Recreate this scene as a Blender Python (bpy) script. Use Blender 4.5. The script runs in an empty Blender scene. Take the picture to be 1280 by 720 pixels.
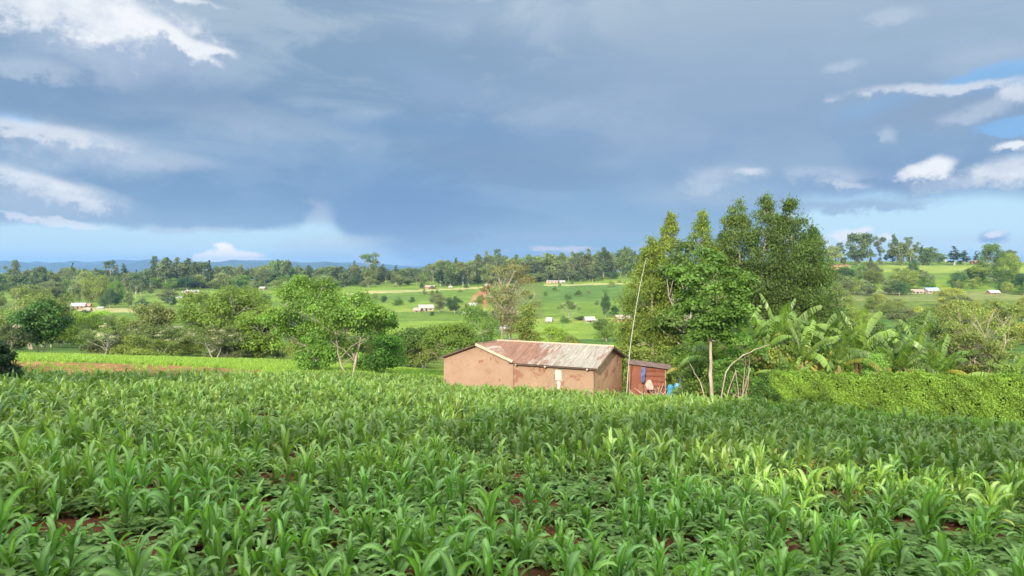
import bpy, math, random
import numpy as np
from mathutils import Vector
rs = np.random.RandomState
PI = math.pi
sc = bpy.context.scene
C = sc.collection
F = 950.0; HY = 333.0            # focal length in photo pixels, photo row of the horizon

# ------------------------------------------------------------------ object helpers
def tag(o, label=None, cat=None, group=None, kind=None):
    if label: o['label'] = label
    if cat: o['category'] = cat
    if group: o['group'] = group
    if kind: o['kind'] = kind
    return o
def empty(name, loc, rz=0):
    o = bpy.data.objects.new(name, None); C.objects.link(o)
    o.location = loc; o.rotation_euler = (0, 0, rz); o.empty_display_size = .3
    return o
def np_mesh(name, V, Q, mat, col=None, smooth=False):
    """V (n,3), Q (m,4) quads or (m,3) triangles"""
    V = np.asarray(V, np.float32); Q = np.asarray(Q, np.int32); k = Q.shape[1]
    me = bpy.data.meshes.new(name)
    me.vertices.add(len(V)); me.vertices.foreach_set('co', V.ravel())
    me.loops.add(Q.size); me.loops.foreach_set('vertex_index', Q.ravel())
    me.polygons.add(len(Q))
    me.polygons.foreach_set('loop_start', np.arange(0, Q.size, k, dtype=np.int32))
    me.polygons.foreach_set('loop_total', np.full(len(Q), k, np.int32))
    if smooth: me.polygons.foreach_set('use_smooth', np.ones(len(Q), bool))
    if col is not None:
        col = np.asarray(col, np.float32)
        a = me.color_attributes.new('Col', 'FLOAT_COLOR', 'POINT')
        a.data.foreach_set('color', np.c_[col, np.ones(len(col))].astype(np.float32).ravel())
    me.materials.append(mat); me.update(calc_edges=True)
    return me
def link(name, me, parent=None, loc=None):
    o = bpy.data.objects.new(name, me); C.objects.link(o)
    if parent: o.parent = parent
    if loc is not None: o.location = loc
    return o
def pymesh(name, verts, faces, mat, smooth=False):
    me = bpy.data.meshes.new(name); me.from_pydata([tuple(v) for v in verts], [], faces)
    me.materials.append(mat)
    if smooth:
        for p in me.polygons: p.use_smooth = True
    me.update(); return me
class MB:
    def __init__(s): s.v = []; s.f = []
    def add(s, vs, fs):
        n = len(s.v); s.v += [tuple(v) for v in vs]; s.f += [tuple(i + n for i in f) for f in fs]
    def box(s, a, b, fn=lambda p: p):
        x0, y0, z0 = a; x1, y1, z1 = b
        s.add([fn(p) for p in ((x0,y0,z0),(x1,y0,z0),(x1,y1,z0),(x0,y1,z0),(x0,y0,z1),(x1,y0,z1),(x1,y1,z1),(x0,y1,z1))],
              [(0,3,2,1),(4,5,6,7),(0,1,5,4),(1,2,6,5),(2,3,7,6),(3,0,4,7)])
    def tube(s, pts, rad, n=6):
        V, Q = tube(pts, rad, n); s.add(V, [tuple(q) for q in Q])
    def build(s, name, mat, parent=None, smooth=False):
        return link(name, pymesh(name, s.v, s.f, mat, smooth), parent)
def tube(pts, rad, n=6):
    pts = np.asarray(pts, float); m = len(pts)
    if np.isscalar(rad): rad = [rad] * m
    T = np.gradient(pts, axis=0); T /= np.linalg.norm(T, axis=1)[:, None] + 1e-9
    ref = np.array([1., 0, 0]) if abs(T[0][0]) < .8 else np.array([0, 1., 0])
    V = []; a = np.arange(n) * 2 * PI / n
    for i in range(m):
        u = np.cross(T[i], ref); u /= np.linalg.norm(u) + 1e-9; w = np.cross(T[i], u)
        V.append(pts[i] + rad[i] * (np.cos(a)[:, None] * u + np.sin(a)[:, None] * w))
    V = np.concatenate(V); Q = []
    for i in range(m - 1):
        for j in range(n):
            k = (j + 1) % n; Q.append((i*n+j, i*n+k, (i+1)*n+k, (i+1)*n+j))
    return V, np.array(Q)
def join(parts):
    V, Q, n = [], [], 0
    for v, q in parts: V.append(v); Q.append(np.asarray(q) + n); n += len(v)
    return np.concatenate(V), np.concatenate(Q)

# ------------------------------------------------------------------ material helpers
def new_mat(name):
    m = bpy.data.materials.new(name); m.use_nodes = True
    nt = m.node_tree; nt.nodes.clear()
    out = nt.nodes.new('ShaderNodeOutputMaterial')
    return m, nt, out
def N(nt, t, **kw):
    n = nt.nodes.new('ShaderNode' + t)
    for k, v in kw.items():
        if isinstance(k, str) and hasattr(n, k): setattr(n, k, v)
    return n
def setin(n, **kw):
    for k, v in kw.items():
        n.inputs[k.replace('_', ' ')].default_value = v
def noise(nt, vec, scale, detail=4, rough=.55, dist=0.):
    n = N(nt, 'TexNoise'); setin(n, Scale=scale, Detail=detail, Roughness=rough, Distortion=dist)
    if vec is not None: nt.links.new(vec, n.inputs['Vector'])
    return n.outputs['Fac']
def ramp(nt, fac, stops):
    r = N(nt, 'ValToRGB'); cr = r.color_ramp
    while len(cr.elements) < len(stops): cr.elements.new(.5)
    for e, (p, c) in zip(cr.elements, stops):
        e.position = p; e.color = (*c, 1) if len(c) == 3 else c
    nt.links.new(fac, r.inputs[0]); return r.outputs[0]
def mixc(nt, fac, a, b, mode='MIX'):
    m = N(nt, 'Mix', data_type='RGBA', blend_type=mode)
    for s, v in ((m.inputs[0], fac), (m.inputs[6], a), (m.inputs[7], b)):
        if hasattr(v, 'is_linked'): nt.links.new(v, s)
        elif isinstance(v, (int, float)): s.default_value = v
        else: s.default_value = (*v, 1)
    return m.outputs[2]
def foliage_mat(name, tint=(1, 1, 1), trans=.35, rough=.6, spec=.3, rnd=.22, huev=.010, scale=0.):
    m, nt, out = new_mat(name)
    at = N(nt, 'VertexColor', layer_name='Col')
    oi = N(nt, 'ObjectInfo')
    hs = N(nt, 'HueSaturation')
    mr = N(nt, 'MapRange'); setin(mr, To_Min=1 - rnd, To_Max=1 + rnd); nt.links.new(oi.outputs['Random'], mr.inputs[0])
    wn = N(nt, 'TexWhiteNoise', noise_dimensions='1D'); nt.links.new(oi.outputs['Random'], wn.inputs['W'])
    mh = N(nt, 'MapRange'); setin(mh, To_Min=.5 - huev, To_Max=.5 + huev); nt.links.new(wn.outputs[0], mh.inputs[0])
    nt.links.new(mr.outputs[0], hs.inputs['Value']); nt.links.new(mh.outputs[0], hs.inputs['Hue'])
    c = mixc(nt, 1., at.outputs[0], tint, 'MULTIPLY'); nt.links.new(c, hs.inputs['Color'])
    geo = N(nt, 'NewGeometry')
    p = N(nt, 'BsdfPrincipled'); setin(p, Roughness=rough); p.inputs['Specular IOR Level'].default_value = spec
    t = N(nt, 'BsdfTranslucent')
    nt.links.new(hs.outputs[0], p.inputs['Base Color'])
    tc = mixc(nt, 1., hs.outputs[0], (1.12, 1.28, .55), 'MULTIPLY'); nt.links.new(tc, t.inputs['Color'])
    mx = N(nt, 'MixShader'); mx.inputs[0].default_value = trans
    nt.links.new(p.outputs[0], mx.inputs[1]); nt.links.new(t.outputs[0], mx.inputs[2]); nt.links.new(mx.outputs[0], out.inputs[0])
    return m
def simple_mat(name, c1, c2, scale=8, rough=.8, bump=.3, detail=5, obj=True, spec=.3, stretch=None, bscale=None, metal=0.):
    m, nt, out = new_mat(name)
    tc = N(nt, 'TexCoord'); v = tc.outputs['Object']
    if stretch:
        mp = N(nt, 'Mapping'); mp.inputs['Scale'].default_value = stretch; nt.links.new(v, mp.inputs[0]); v = mp.outputs[0]
    f = noise(nt, v, scale, detail)
    col = ramp(nt, f, [(.35, c1), (.65, c2)])
    p = N(nt, 'BsdfPrincipled'); setin(p, Roughness=rough, Metallic=metal); p.inputs['Specular IOR Level'].default_value = spec
    nt.links.new(col, p.inputs['Base Color'])
    f2 = noise(nt, v, bscale or scale * 4, 6)
    b = N(nt, 'Bump'); setin(b, Strength=bump, Distance=.03); nt.links.new(f2, b.inputs['Height']); nt.links.new(b.outputs[0], p.inputs['Normal'])
    nt.links.new(p.outputs[0], out.inputs[0]); return m

BARK = simple_mat('bark_brown', (.13, .09, .06), (.28, .21, .15), 6, stretch=(1, 1, .3))
BARKP = simple_mat('bark_pale', (.22, .17, .12), (.40, .33, .24), 4, stretch=(1, 1, .3))
BARKG = simple_mat('bark_grey', (.25, .22, .18), (.42, .38, .32), 5, stretch=(1, 1, .3))
LEAF = foliage_mat('leaf', tint=(1.14, 1.12, 1.1), trans=.42)
LEAFG = foliage_mat('leaf_glossy', rough=.5, spec=.22, trans=.3, rnd=.12)
MAIZE = foliage_mat('maize_leaf', rough=.4, spec=.6, trans=.34, rnd=.22, huev=.008)
HEDGE = foliage_mat('hedge_leaf', rnd=0, huev=0, trans=.35)

# ------------------------------------------------------------------ terrain
Dk = np.array([0, 5, 30, 50, 75, 100, 150, 200, 260, 350, 500, 650, 800, 1000, 1500, 3000, 12000.])
Uk = np.array([-60, 400, 640, 800, 1000, 1300.])
Zk = np.array([
 [-2.3, -2.95, -5.0, -7.0, -8.6, -11, -15, -18, -20, -22, -20, -17, -17, -20, -30, -42, -42],
 [-2.3, -2.95, -5.45, -7.6, -9.6, -12.3, -16.3, -18.7, -20, -21, -18, -14, -13, -18, -30, -42, -42],
 [-2.3, -2.95, -5.9, -8.6, -11.5, -13.5, -16.9, -18.8, -20, -20, -16.5, -11, -9.5, -14, -28, -42, -42],
 [-2.3, -2.95, -6.0, -8.8, -11.5, -13.5, -16.5, -18.2, -18.8, -17.5, -13, -5.5, -4, -10, -28, -42, -42],
 [-2.3, -2.95, -6.15, -8.9, -11.5, -13, -15.5, -16.5, -16.5, -13, -4.5, 4.0, 5, 0, -20, -42, -42],
 [-2.3, -2.95, -6.5, -10.0, -12, -13.0, -15, -15.5, -15, -11.5, -3.5, 4.0, 5, 0, -20, -42, -42]])
LG = np.linspace(0, math.log(1 + 12000 / 8.), 700); UG = np.linspace(-60, 1300, 140)
def _tab():
    Dg = 8 * (np.exp(LG) - 1)
    rows = np.array([np.interp(Dg, Dk, z) for z in Zk])
    T = np.array([np.interp(UG, Uk, rows[:, j]) for j in range(len(Dg))]).T
    k = np.hanning(27); k /= k.sum()
    P = np.pad(T, ((0, 0), (13, 13)), mode='edge'); P[:, :13] = 2 * T[:, :1] - T[:, 13:0:-1]
    T = np.array([np.convolve(r, k, 'valid') for r in P])
    k = np.hanning(23); k /= k.sum()
    P = np.pad(T, ((11, 11), (0, 0)), mode='edge')
    return np.array([np.convolve(P[:, j], k, 'valid') for j in range(T.shape[1])]).T
TAB = _tab()
def gz(x, y):
    x = np.atleast_1d(np.asarray(x, float)); y = np.atleast_1d(np.asarray(y, float))
    r = np.hypot(x, y); a = np.arctan2(x, y); ac = np.clip(a, -.62, .62)
    D = r * np.cos(ac); u = 640 + F * np.tan(ac)
    fi = np.clip(np.log(1 + D / 8.) / LG[-1] * (len(LG) - 1), 0, len(LG) - 1.001)
    fu = np.clip((u + 60) / 1360 * (len(UG) - 1), 0, len(UG) - 1.001)
    i = fi.astype(int); j = fu.astype(int); p = fi - i; q = fu - j
    z = (TAB[j, i]*(1-q)*(1-p) + TAB[j+1, i]*q*(1-p) + TAB[j, i+1]*(1-q)*p + TAB[j+1, i+1]*q*p)
    b = np.clip((np.abs(a) - 1.0) / 1.1, 0, 1); b = b*b*(3-2*b)
    z = z*(1-b) + b*(-2.3 + .02*np.minimum(r, 400))
    z = z + .05*np.sin(x*1.7+.3*y)*np.exp(-((r-12)/14)**2) + np.clip((r-80)/200, 0, 1)*.5*(np.sin(x*.021+1)*np.cos(y*.017))
    return z
def gz1(x, y): return float(gz(x, y)[0])
def at(px, D): return (px - 640) / F * D, D
def zof(py, D): return -(py - HY) / F * D

def inpoly(px, py, poly):
    ins = np.zeros(len(px), bool); n = len(poly)
    for i in range(n):
        x0, y0 = poly[i]; x1, y1 = poly[(i+1) % n]
        if y0 == y1: continue
        c = ((y0 > py) != (y1 > py)) & (px < (x1-x0)*(py-y0)/(y1-y0)+x0)
        ins ^= c
    return ins
G_SOIL = (.17, .062, .032)
G1 = (.145, .225, .030); G2 = (.115, .19, .028); G3 = (.165, .25, .036); G4 = (.21, .27, .05); GP = (.33, .32, .13); GV = (.115, .165, .03)
GR = (.36, .15, .07); GD = (.09, .165, .032)
FIELDS = [   # land cover of the valley, given by the photo directions in which each parcel lies
 ([(0,430),(0,399),(560,399),(1300,399),(1300,460),(0,460)], (.08,.15,.03)),
 ([(-80,358),(130,358),(130,372),(-80,378)], G3), ([(90,372),(330,358),(400,362),(400,376),(240,384),(90,388)], G1),
 ([(90,388),(240,384),(420,376),(420,400),(90,402)], G2), ([(120,378),(250,372),(250,380),(120,386)], G3),
 ([(270,358),(440,352),(440,358),(270,366)], G2),
 ([(100,384),(330,389),(330,393),(100,390)], GP),
 ([(410,351),(615,345),(615,358),(560,361),(410,367)], G1), ([(470,363),(560,361),(615,357),(615,359.5),(560,363),(430,369),(410,371)], GP),
 ([(420,369),(620,360),(620,374),(420,380)], G2), ([(420,380),(620,374),(620,386),(430,388)], G1),
 ([(430,387),(620,385),(620,389),(430,390.5)], G4),
 ([(430,390),(560,389.5),(620,392),(620,401),(430,403)], G2), ([(430,403),(620,400),(620,420),(430,420)], G3),
 ([(600,338),(690,338),(690,354),(600,358)], G2),
 ([(680,338),(800,330),(800,354),(680,357)], G1), ([(680,356),(775,353.5),(800,353.5),(800,355),(680,358)], GP),
 ([(680,358),(800,355),(800,376),(680,378)], GD), ([(680,378),(800,376),(800,398),(680,400)], G2), 
 ([(640,400),(800,397),(800,405),(640,405)], G4), ([(640,405),(820,404),(820,424),(640,424)], G3),
 ([(602,358),(608,355),(614,356),(611,362),(607,371),(606,384),(602,386),(600,370),(596,366)], GR), ([(586,376),(594,366),(598,368),(594,376),(588,382)], (.30,.15,.06)), ([(596,376),(600,374),(600,384),(596,384)], G3), ([(575,384),(596,368),(600,378),(590,392)], (.28,.2,.08)),
 ([(1000,322),(1300,322),(1300,330),(1000,329)], G1), ([(1000,329),(1300,330),(1300,336),(1110,337),(1000,337)], G2),
 ([(1035,330),(1062,330),(1058,345),(1040,345)], (.34,.22,.11)),
 ([(1090,331),(1300,332),(1300,341),(1090,341)], G4), ([(1090,341),(1300,341),(1300,352),(1090,350)], G2),
 ([(1000,350),(1300,350),(1300,364),(1000,364)], G1), ([(1000,364),(1300,364),(1300,376),(1000,376)], (.17,.2,.06)),
]
def build_ground():
    az = np.concatenate([np.linspace(-PI, -.72, 50)[:-1], np.linspace(-.72, .72, 620), np.linspace(.72, PI, 50)[1:]])
    rr = np.concatenate([np.linspace(.4, 3, 5)[:-1], np.exp(np.linspace(math.log(3), math.log(1000), 560)), np.exp(np.linspace(math.log(1000), math.log(10000), 25))[1:]])
    A, R = np.meshgrid(az, rr); X = R*np.sin(A); Y = R*np.cos(A); X = X.ravel(); Y = Y.ravel(); Z = gz(X, Y)
    n = len(az); m = len(rr)
    i = np.arange(m-1)[:, None]*n + np.arange(n-1)[None, :]; i = i.ravel()
    Q = np.c_[i, i+1, i+1+n, i+n]
    fr = Y > 1
    Dd = np.where(fr, Y, 1); u = np.where(fr, 640 + F*X/Dd, -999); ys = np.where(fr, HY - F*Z/Dd, 0)
    r = np.hypot(X, Y)
    col = np.tile(np.array(GV), (len(X), 1))
    jx = 2*np.sin(X*.05)+1.5*np.sin(Y*.031+X*.02); jy = .35*np.sin(X*.03+1)+.25*np.sin(X*.11)
    far = fr & (r > 120)
    for poly, c in FIELDS:
        k = far & inpoly(u+jx, ys+jy, poly); col[k] = c
    near = r < 105
    col[near] = (.10, .19, .035)
    dend = field_end(u)
    k = near & (Y < dend); col[k] = G_SOIL
    k = (~fr) & near; col[k] = (.10, .12, .04)
    # bare strip beyond the maize on the left
    st = near & (Y > dend) & (u < 400) & inpoly(u, ys, [(-90,450),(20,451),(180,455),(330,463),(330,478),(180,480),(20,480),(-90,480)]); col[st] = (.30, .17, .07)
    st = near & (Y > dend) & (u < 620) & ~st; col[st] = (.19, .28, .05)
    me = np_mesh('ground', np.c_[X, Y, Z], Q, ground_mat(), col, smooth=True)
    o = link('ground', me); tag(o, kind='structure'); return o
def field_end(u):
    return np.interp(u, [-60, 0, 330, 400, 545, 560, 640, 780, 800, 930, 965, 1300], [37.5, 38.5, 45, 53, 58, 49.5, 46, 42.7, 40.5, 36.5, 33., 24.])
def ground_mat():
    m, nt, out = new_mat('ground')
    at_ = N(nt, 'VertexColor', layer_name='Col'); geo = N(nt, 'NewGeometry'); P = geo.outputs['Position']
    n1 = noise(nt, P, .6, 8, .65); n2 = noise(nt, P, 9, 6, .7); n3 = noise(nt, P, .03, 5, .6)
    c = mixc(nt, 1., at_.outputs[0], ramp(nt, n1, [(.3, (.7,.72,.7)), (.7, (1.3,1.25,1.3))]), 'MULTIPLY')
    c = mixc(nt, 1., c, ramp(nt, n2, [(.3, (.65,.68,.62)), (.7, (1.35,1.3,1.3))]), 'MULTIPLY')
    c = mixc(nt, 1., c, ramp(nt, n3, [(.3, (.82,.85,.85)), (.7, (1.18,1.12,1.1))]), 'MULTIPLY')
    w = N(nt, 'TexWave', bands_direction='X'); setin(w, Scale=.09, Distortion=5., Detail=3.); mpw = N(nt, 'Mapping'); mpw.inputs['Rotation'].default_value = (0, 0, 1.2); nt.links.new(P, mpw.inputs[0]); nt.links.new(mpw.outputs[0], w.inputs[0])
    c = mixc(nt, .6, c, ramp(nt, w.outputs['Fac'], [(0, (.80,.84,.8)), (1, (1.12,1.08,1.1))]), 'MULTIPLY')
    n4_ = noise(nt, P, .11, 7, .75); c = mixc(nt, .9, c, ramp(nt, n4_, [(.35, (.60,.72,.66)), (.65, (1.3,1.16,1.25))]), 'MULTIPLY')
    p = N(nt, 'BsdfPrincipled'); setin(p, Roughness=.95); p.inputs['Specular IOR Level'].default_value = .1
    nt.links.new(c, p.inputs['Base Color'])
    b = N(nt, 'Bump'); setin(b, Strength=.9, Distance=.08); nt.links.new(noise(nt, P, 7, 8, .7), b.inputs['Height']); nt.links.new(b.outputs[0], p.inputs['Normal'])
    nt.links.new(p.outputs[0], out.inputs[0]); return m
build_ground()

# distant blue hills
def hills(D, pts, seed, name='hills'):
    rng = rs(seed); px = np.linspace(-500, 1700, 500)
    top = np.interp(px, [p[0] for p in pts], [p[1] for p in pts])
    for k, a in ((.021, 1.1), (.05, 1.0), (.11, .6), (.27, .3)): top = top + a*np.sin(px*k*rng.uniform(.8, 1.2)+rng.uniform(0, 6))
    V = []; x = (px-640)/F*D; zt = np.maximum(-(top-HY)/F*D, -38)
    prof = [(-900, 0), (-600, .25), (-350, .55), (-150, .85), (0, 1), (300, .8), (900, 0)]
    for dy, f in prof:
        wob = 60*np.sin(px*.05+f*9+seed)+40*np.sin(px*.13+f*17)
        V.append(np.c_[x*(D+dy)/D, D+dy+wob, -44 + (zt+44)*f])
    n = len(px); V = np.concatenate(V)
    Q = [(i*n+j, i*n+j+1, (i+1)*n+j+1, (i+1)*n+j) for i in range(len(prof)-1) for j in range(n-1)]
    m = simple_mat('hill_'+str(seed), (.02,.045,.035), (.04,.07,.045), .004, 1., 0)
    o = link(name, np_mesh(name, V, Q, m, smooth=True)); tag(o, kind='structure')
hills(8400, [(-500,326),(0,330),(60,329),(100,325.5),(200,324),(260,327),(330,327),(430,328),(520,331),(600,337),(1700,338)], 3)
hills(6300, [(-500,330),(20,328),(60,331),(75,327),(95,332),(150,330),(185,324),(215,331),(300,328),(330,327),(430,329),(480,331),(540,336),(640,339),(1700,340)], 5)

# ------------------------------------------------------------------ leaves and crowns
def leaves(rng, P, Nrm, L, W, droop=0., col=(.06,.12,.02), cvar=.25, yel=.12):
    """one rhombic leaf per point; P (n,3) centres, Nrm preferred normals"""
    n = len(P)
    nn = Nrm + rng.normal(0, .65, (n, 3)); nn /= np.linalg.norm(nn, axis=1)[:, None] + 1e-9
    d = rng.normal(0, 1, (n, 3)); d[:, 2] -= droop
    d -= nn*(d*nn).sum(1)[:, None]; d /= np.linalg.norm(d, axis=1)[:, None] + 1e-9
    w = np.cross(nn, d)
    L = L*rng.uniform(.7, 1.3, n)[:, None]; W = W*rng.uniform(.7, 1.3, n)[:, None]
    V = np.stack([P - d*L*.5, P + w*W*.5 - d*L*.05, P + d*L*.5 - nn*L*.12, P - w*W*.5 - d*L*.05], 1).reshape(-1, 3)
    Q = np.arange(4*n).reshape(-1, 4)
    c = np.array(col)*(1+rng.uniform(-cvar, cvar, n))[:, None]
    y = rng.uniform(0, yel, n); c[:, 0] += y*.5*c[:, 1]; c[:, 1] *= 1+y*.5
    return V, Q, np.repeat(c, 4, 0)
def cluster_pts(rng, cen, rad, n, flat=.8):
    k = rng.randint(0, len(cen), n) if np.isscalar(rad) else rng.choice(len(cen), n, p=(np.asarray(rad)**2)/np.sum(np.asarray(rad)**2))
    d = rng.normal(0, 1, (n, 3)); d /= np.linalg.norm(d, axis=1)[:, None]
    d[:, 2] = np.where(d[:, 2] < -.3, -d[:, 2]*.7, d[:, 2])
    r = (np.full(len(cen), rad) if np.isscalar(rad) else np.asarray(rad))[k] * rng.uniform(.25, 1.12, n)**.6
    off = d*r[:, None]; off[:, 2] *= flat
    return cen[k]+off, d, k
def bend(rng, a, b, k=5, amp=.08):
    a = np.asarray(a, float); b = np.asarray(b, float); t = np.linspace(0, 1, k)[:, None]
    L = np.linalg.norm(b-a); p = a*(1-t)+b*t + np.sin(t*PI)*rng.normal(0, amp*L, 3) + rng.normal(0, amp*L*.25, (k, 3))*np.sin(t*PI)
    return p
TPL = {}
def tree_mesh(key, kind, H, R, seed, nleaf, L, W, col, bark, leafm=None, ncl=30, base=.3, crad=None, droop=0., stems=1, sub=True, tr=None, yel=.15, cvar=.28, lean=0., limbs=.6, alt=None, dens=1.45):
    if key in TPL: return TPL[key]
    rng = rs(seed); cen = []; zc = H*(base+(1-base)/2); rz = H*(1-base)/2
    while len(cen) < ncl:
        p = rng.uniform(-1, 1, 3)
        if kind == 'round':
            q = np.linalg.norm(p)
            if q > 1 or q < .45: continue
            c = np.array([p[0]*R, p[1]*R, zc+p[2]*rz])*1.
            if p[2] < -.4: c[:2] *= .8
        elif kind == 'umbrella':
            if np.hypot(p[0], p[1]) > 1: continue
            h = np.sqrt(max(0, 1-(p[0]**2+p[1]**2)*.85)); c = np.array([p[0]*R, p[1]*R, H*(base+(1-base)*(h*rng.uniform(.55, 1)))])
        elif kind == 'euca':
            t = base+(1-base)*rng.uniform(0, 1)**.9; w = np.interp(t, [base, base+.2, .6, .8, 1], [.6, 1, .85, .5, .05]); a = rng.uniform(0, 2*PI); q = rng.uniform(.3, 1)**.6
            c = np.array([np.cos(a)*R*w*q, np.sin(a)*R*w*q, t*H])
        elif kind == 'cone':
            t = rng.uniform(base, 1); w = (1-t)/(1-base)*.9+.1; a = rng.uniform(0, 2*PI); q = rng.uniform(.5, 1)
            c = np.array([np.cos(a)*R*w*q, np.sin(a)*R*w*q, t*H])
        elif kind == 'bush':
            if np.linalg.norm(p) > 1: continue
            c = np.array([p[0]*R, p[1]*R, H*(.12+.8*abs(p[2]))]); c[:2] *= (1.05-.35*abs(p[2]))
        cen.append(c)
    cen = np.array(cen); cr = (crad or R*.34)*rng.uniform(.65, 1.3, len(cen))
    if kind == 'euca' or kind == 'cone': cr = cr*np.interp(cen[:, 2]/H, [0, .6, .85, 1], [1.15, 1, .6, .3])
    m_in = H - cen[:, 2] ; cr = np.minimum(cr, np.maximum(m_in, crad*.4 if crad else R*.14) + .1*R) if kind in ('round','bush','umbrella') else cr
    cen[:, 0] += lean*cen[:, 2]; nleaf = int(nleaf*dens)
    P, d, k = cluster_pts(rng, cen, cr*1.12, nleaf, 1.1 if kind == 'euca' else .8)
    nf = int(nleaf*.22); fa, fb = rng.randint(0, len(cen), nf), rng.randint(0, len(cen), nf); ft = rng.uniform(0, .6, (nf, 1))
    near_ = np.linalg.norm(cen[fa]-cen[fb], axis=1) < R*1.1; fb = np.where(near_, fb, fa)
    P[:nf] = cen[fa]*(1-ft)+cen[fb]*ft+rng.normal(0, .3, (nf, 3))*cr.mean(); k[:nf] = fa
    Nn = d*.8 + np.array([0, 0, .55])
    if kind == 'euca': Nn = d*1.0 + np.array([0, 0, -.1])
    V, Q, cc = leaves(rng, P, Nn, L, W, droop, col, cvar, yel)
    ck = (1+rng.uniform(-.22, .22, len(cen)))[k]; cc = cc*np.repeat(ck, 4)[:, None]
    if alt is not None:      # some clumps flower or carry older leaves
        am = (rng.uniform(0, 1, len(cen)) < alt[1])[k] & (d[:, 2] > .35); am = np.repeat(am, 4); cc[am] = np.array(alt[0])*rng.uniform(.8, 1.2, (am.sum(), 1))
    V[:, 2] = np.maximum(V[:, 2], .01*H)
    crown = np_mesh('crown', V, Q, leafm or LEAF, cc)
    # wood
    tr = tr or H*.022; parts = []
    tops = []
    for s in range(stems):
        a = rng.uniform(0, 2*PI); sp = 0 if stems == 1 else R*.32
        b0 = np.array([np.cos(a)*sp*.12, np.sin(a)*sp*.12, -.3]); top = np.array([np.cos(a)*sp+lean*H*.7, np.sin(a)*sp, H*(.78 if kind in ('euca', 'cone') else base+.3*(1-base))])
        p = bend(rng, b0, top, 9, .035); r = rng.uniform(.88, 1.12, 9)*np.linspace(tr, tr*(.25 if kind in ('euca','cone') else .55), 9)/math.sqrt(stems)
        r[0] *= 1.5; parts.append(tube(p, r, 8)); tops.append((p, r))
    pick = rng.permutation(len(cen))[:int(len(cen)*limbs)]
    for i in pick:
        p, r = tops[rng.randint(stems)]
        c = cen[i]; zt = c[2]-np.hypot(c[0]-p[-1][0], c[1]-p[-1][1])*.7
        j = int(np.clip(np.searchsorted(p[:, 2], zt), 3, 8)); a = p[j]; r0 = r[j]*.55
        q = bend(rng, a, c, 6, .09); parts.append(tube(q, np.linspace(r0, r0*.22, 6), 5))
        if sub:
            for _ in range(2):
                e = c + rng.normal(0, 1, 3)*cr[i]*.6; parts.append(tube(bend(rng, q[3], e, 4, .08), np.linspace(r0*.45, r0*.12, 4), 4))
    Vt, Qt = join(parts); trunk = np_mesh('trunk', Vt, Qt, bark, smooth=True)
    TPL[key] = (trunk, crown, H, R); return TPL[key]
def put_tree(tpl, px, D, top, w, name, label, cat='tree', group=None, rz=None, sink=0., deep=None):
    trunk, crown, H, R = tpl; x, y = at(px, D); z = gz1(x, y)-sink
    h = zof(top, D)-z; ww = w/F*D/2
    sx = ww/R; sz = max(h, .3)/H
    e = empty(name, (x, y, z), (px*7.13) % 6.28 if rz is None else rz); e.scale = (sx, sx, sz)
    tag(e, label, cat, group)
    if trunk: link('trunk', trunk, e)
    link('crown', crown, e)
    return e

# shared kinds for the middle distance and the far ridge
COLS = dict(olive=(.165,.205,.045), dark=(.055,.105,.036), mid=(.11,.185,.036), lime=(.20,.29,.042), grey=(.145,.175,.075), yel=(.25,.265,.055))
def kinds_mid():
    K = {}
    for i, (k, c) in enumerate(COLS.items()):
        for v in range(2):
            K[('round', k, v)] = tree_mesh(('mr', k, v), 'round', 8, 4, 11+i*3+v, 6000, .34, .2, c, BARKG, ncl=46, base=.1, crad=1.3)
            K[('bush', k, v)] = tree_mesh(('mb', k, v), 'bush', 4, 3, 31+i*3+v, 3400, .26, .15, c, BARKG, ncl=24, crad=.95, stems=3, tr=.12, limbs=.5)
    for v in range(2):
        K[('umb', 'olive', v)] = tree_mesh(('mu', v), 'umbrella', 8, 5, 51+v, 4200, .3, .18, (.125,.165,.035), BARKG, ncl=34, base=.45, crad=.95, stems=2)
        K[('umb', 'white', v)] = tree_mesh(('mw', v), 'umbrella', 6, 5, 55+v, 4200, .26, .16, (.12,.16,.05), BARKG, ncl=34, base=.4, crad=.85, stems=2, alt=((.38,.36,.24), .3))
    return K
KM = kinds_mid()
KF = {}
for v in range(4):
    KF[('round', v)] = tree_mesh(('fr', v), 'round', 10, 4.6, 70+v, 1700, .8, .55, [(.155,.185,.065), (.105,.145,.055), (.175,.20,.07), (.13,.185,.055)][v], BARKG, ncl=26, base=.06, crad=2.0, sub=False)
    KF[('euca', v)] = tree_mesh(('fe', v), 'euca', 16, 3.1, 80+v, 1700, .85, .5, [(.15,.175,.075), (.12,.15,.07), (.165,.185,.075), (.10,.135,.06)][v], BARKP, ncl=28, base=[.12,.3,.08,.2][v], crad=1.6, sub=False, tr=.22)
    if v < 2: KF[('cone', v)] = tree_mesh(('fc', v), 'cone', 14, 3, 90+v, 1400, .6, .4, (.055,.09,.05), BARKG, ncl=26, base=.08, crad=1.1, sub=False)
    if v < 2: KF[('open', v)] = tree_mesh(('fo', v), 'round', 14, 5, 94+v, 1100, .7, .45, (.10,.135,.055), BARKP, ncl=16, base=.3, crad=1.6, sub=True, tr=.3)

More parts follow.
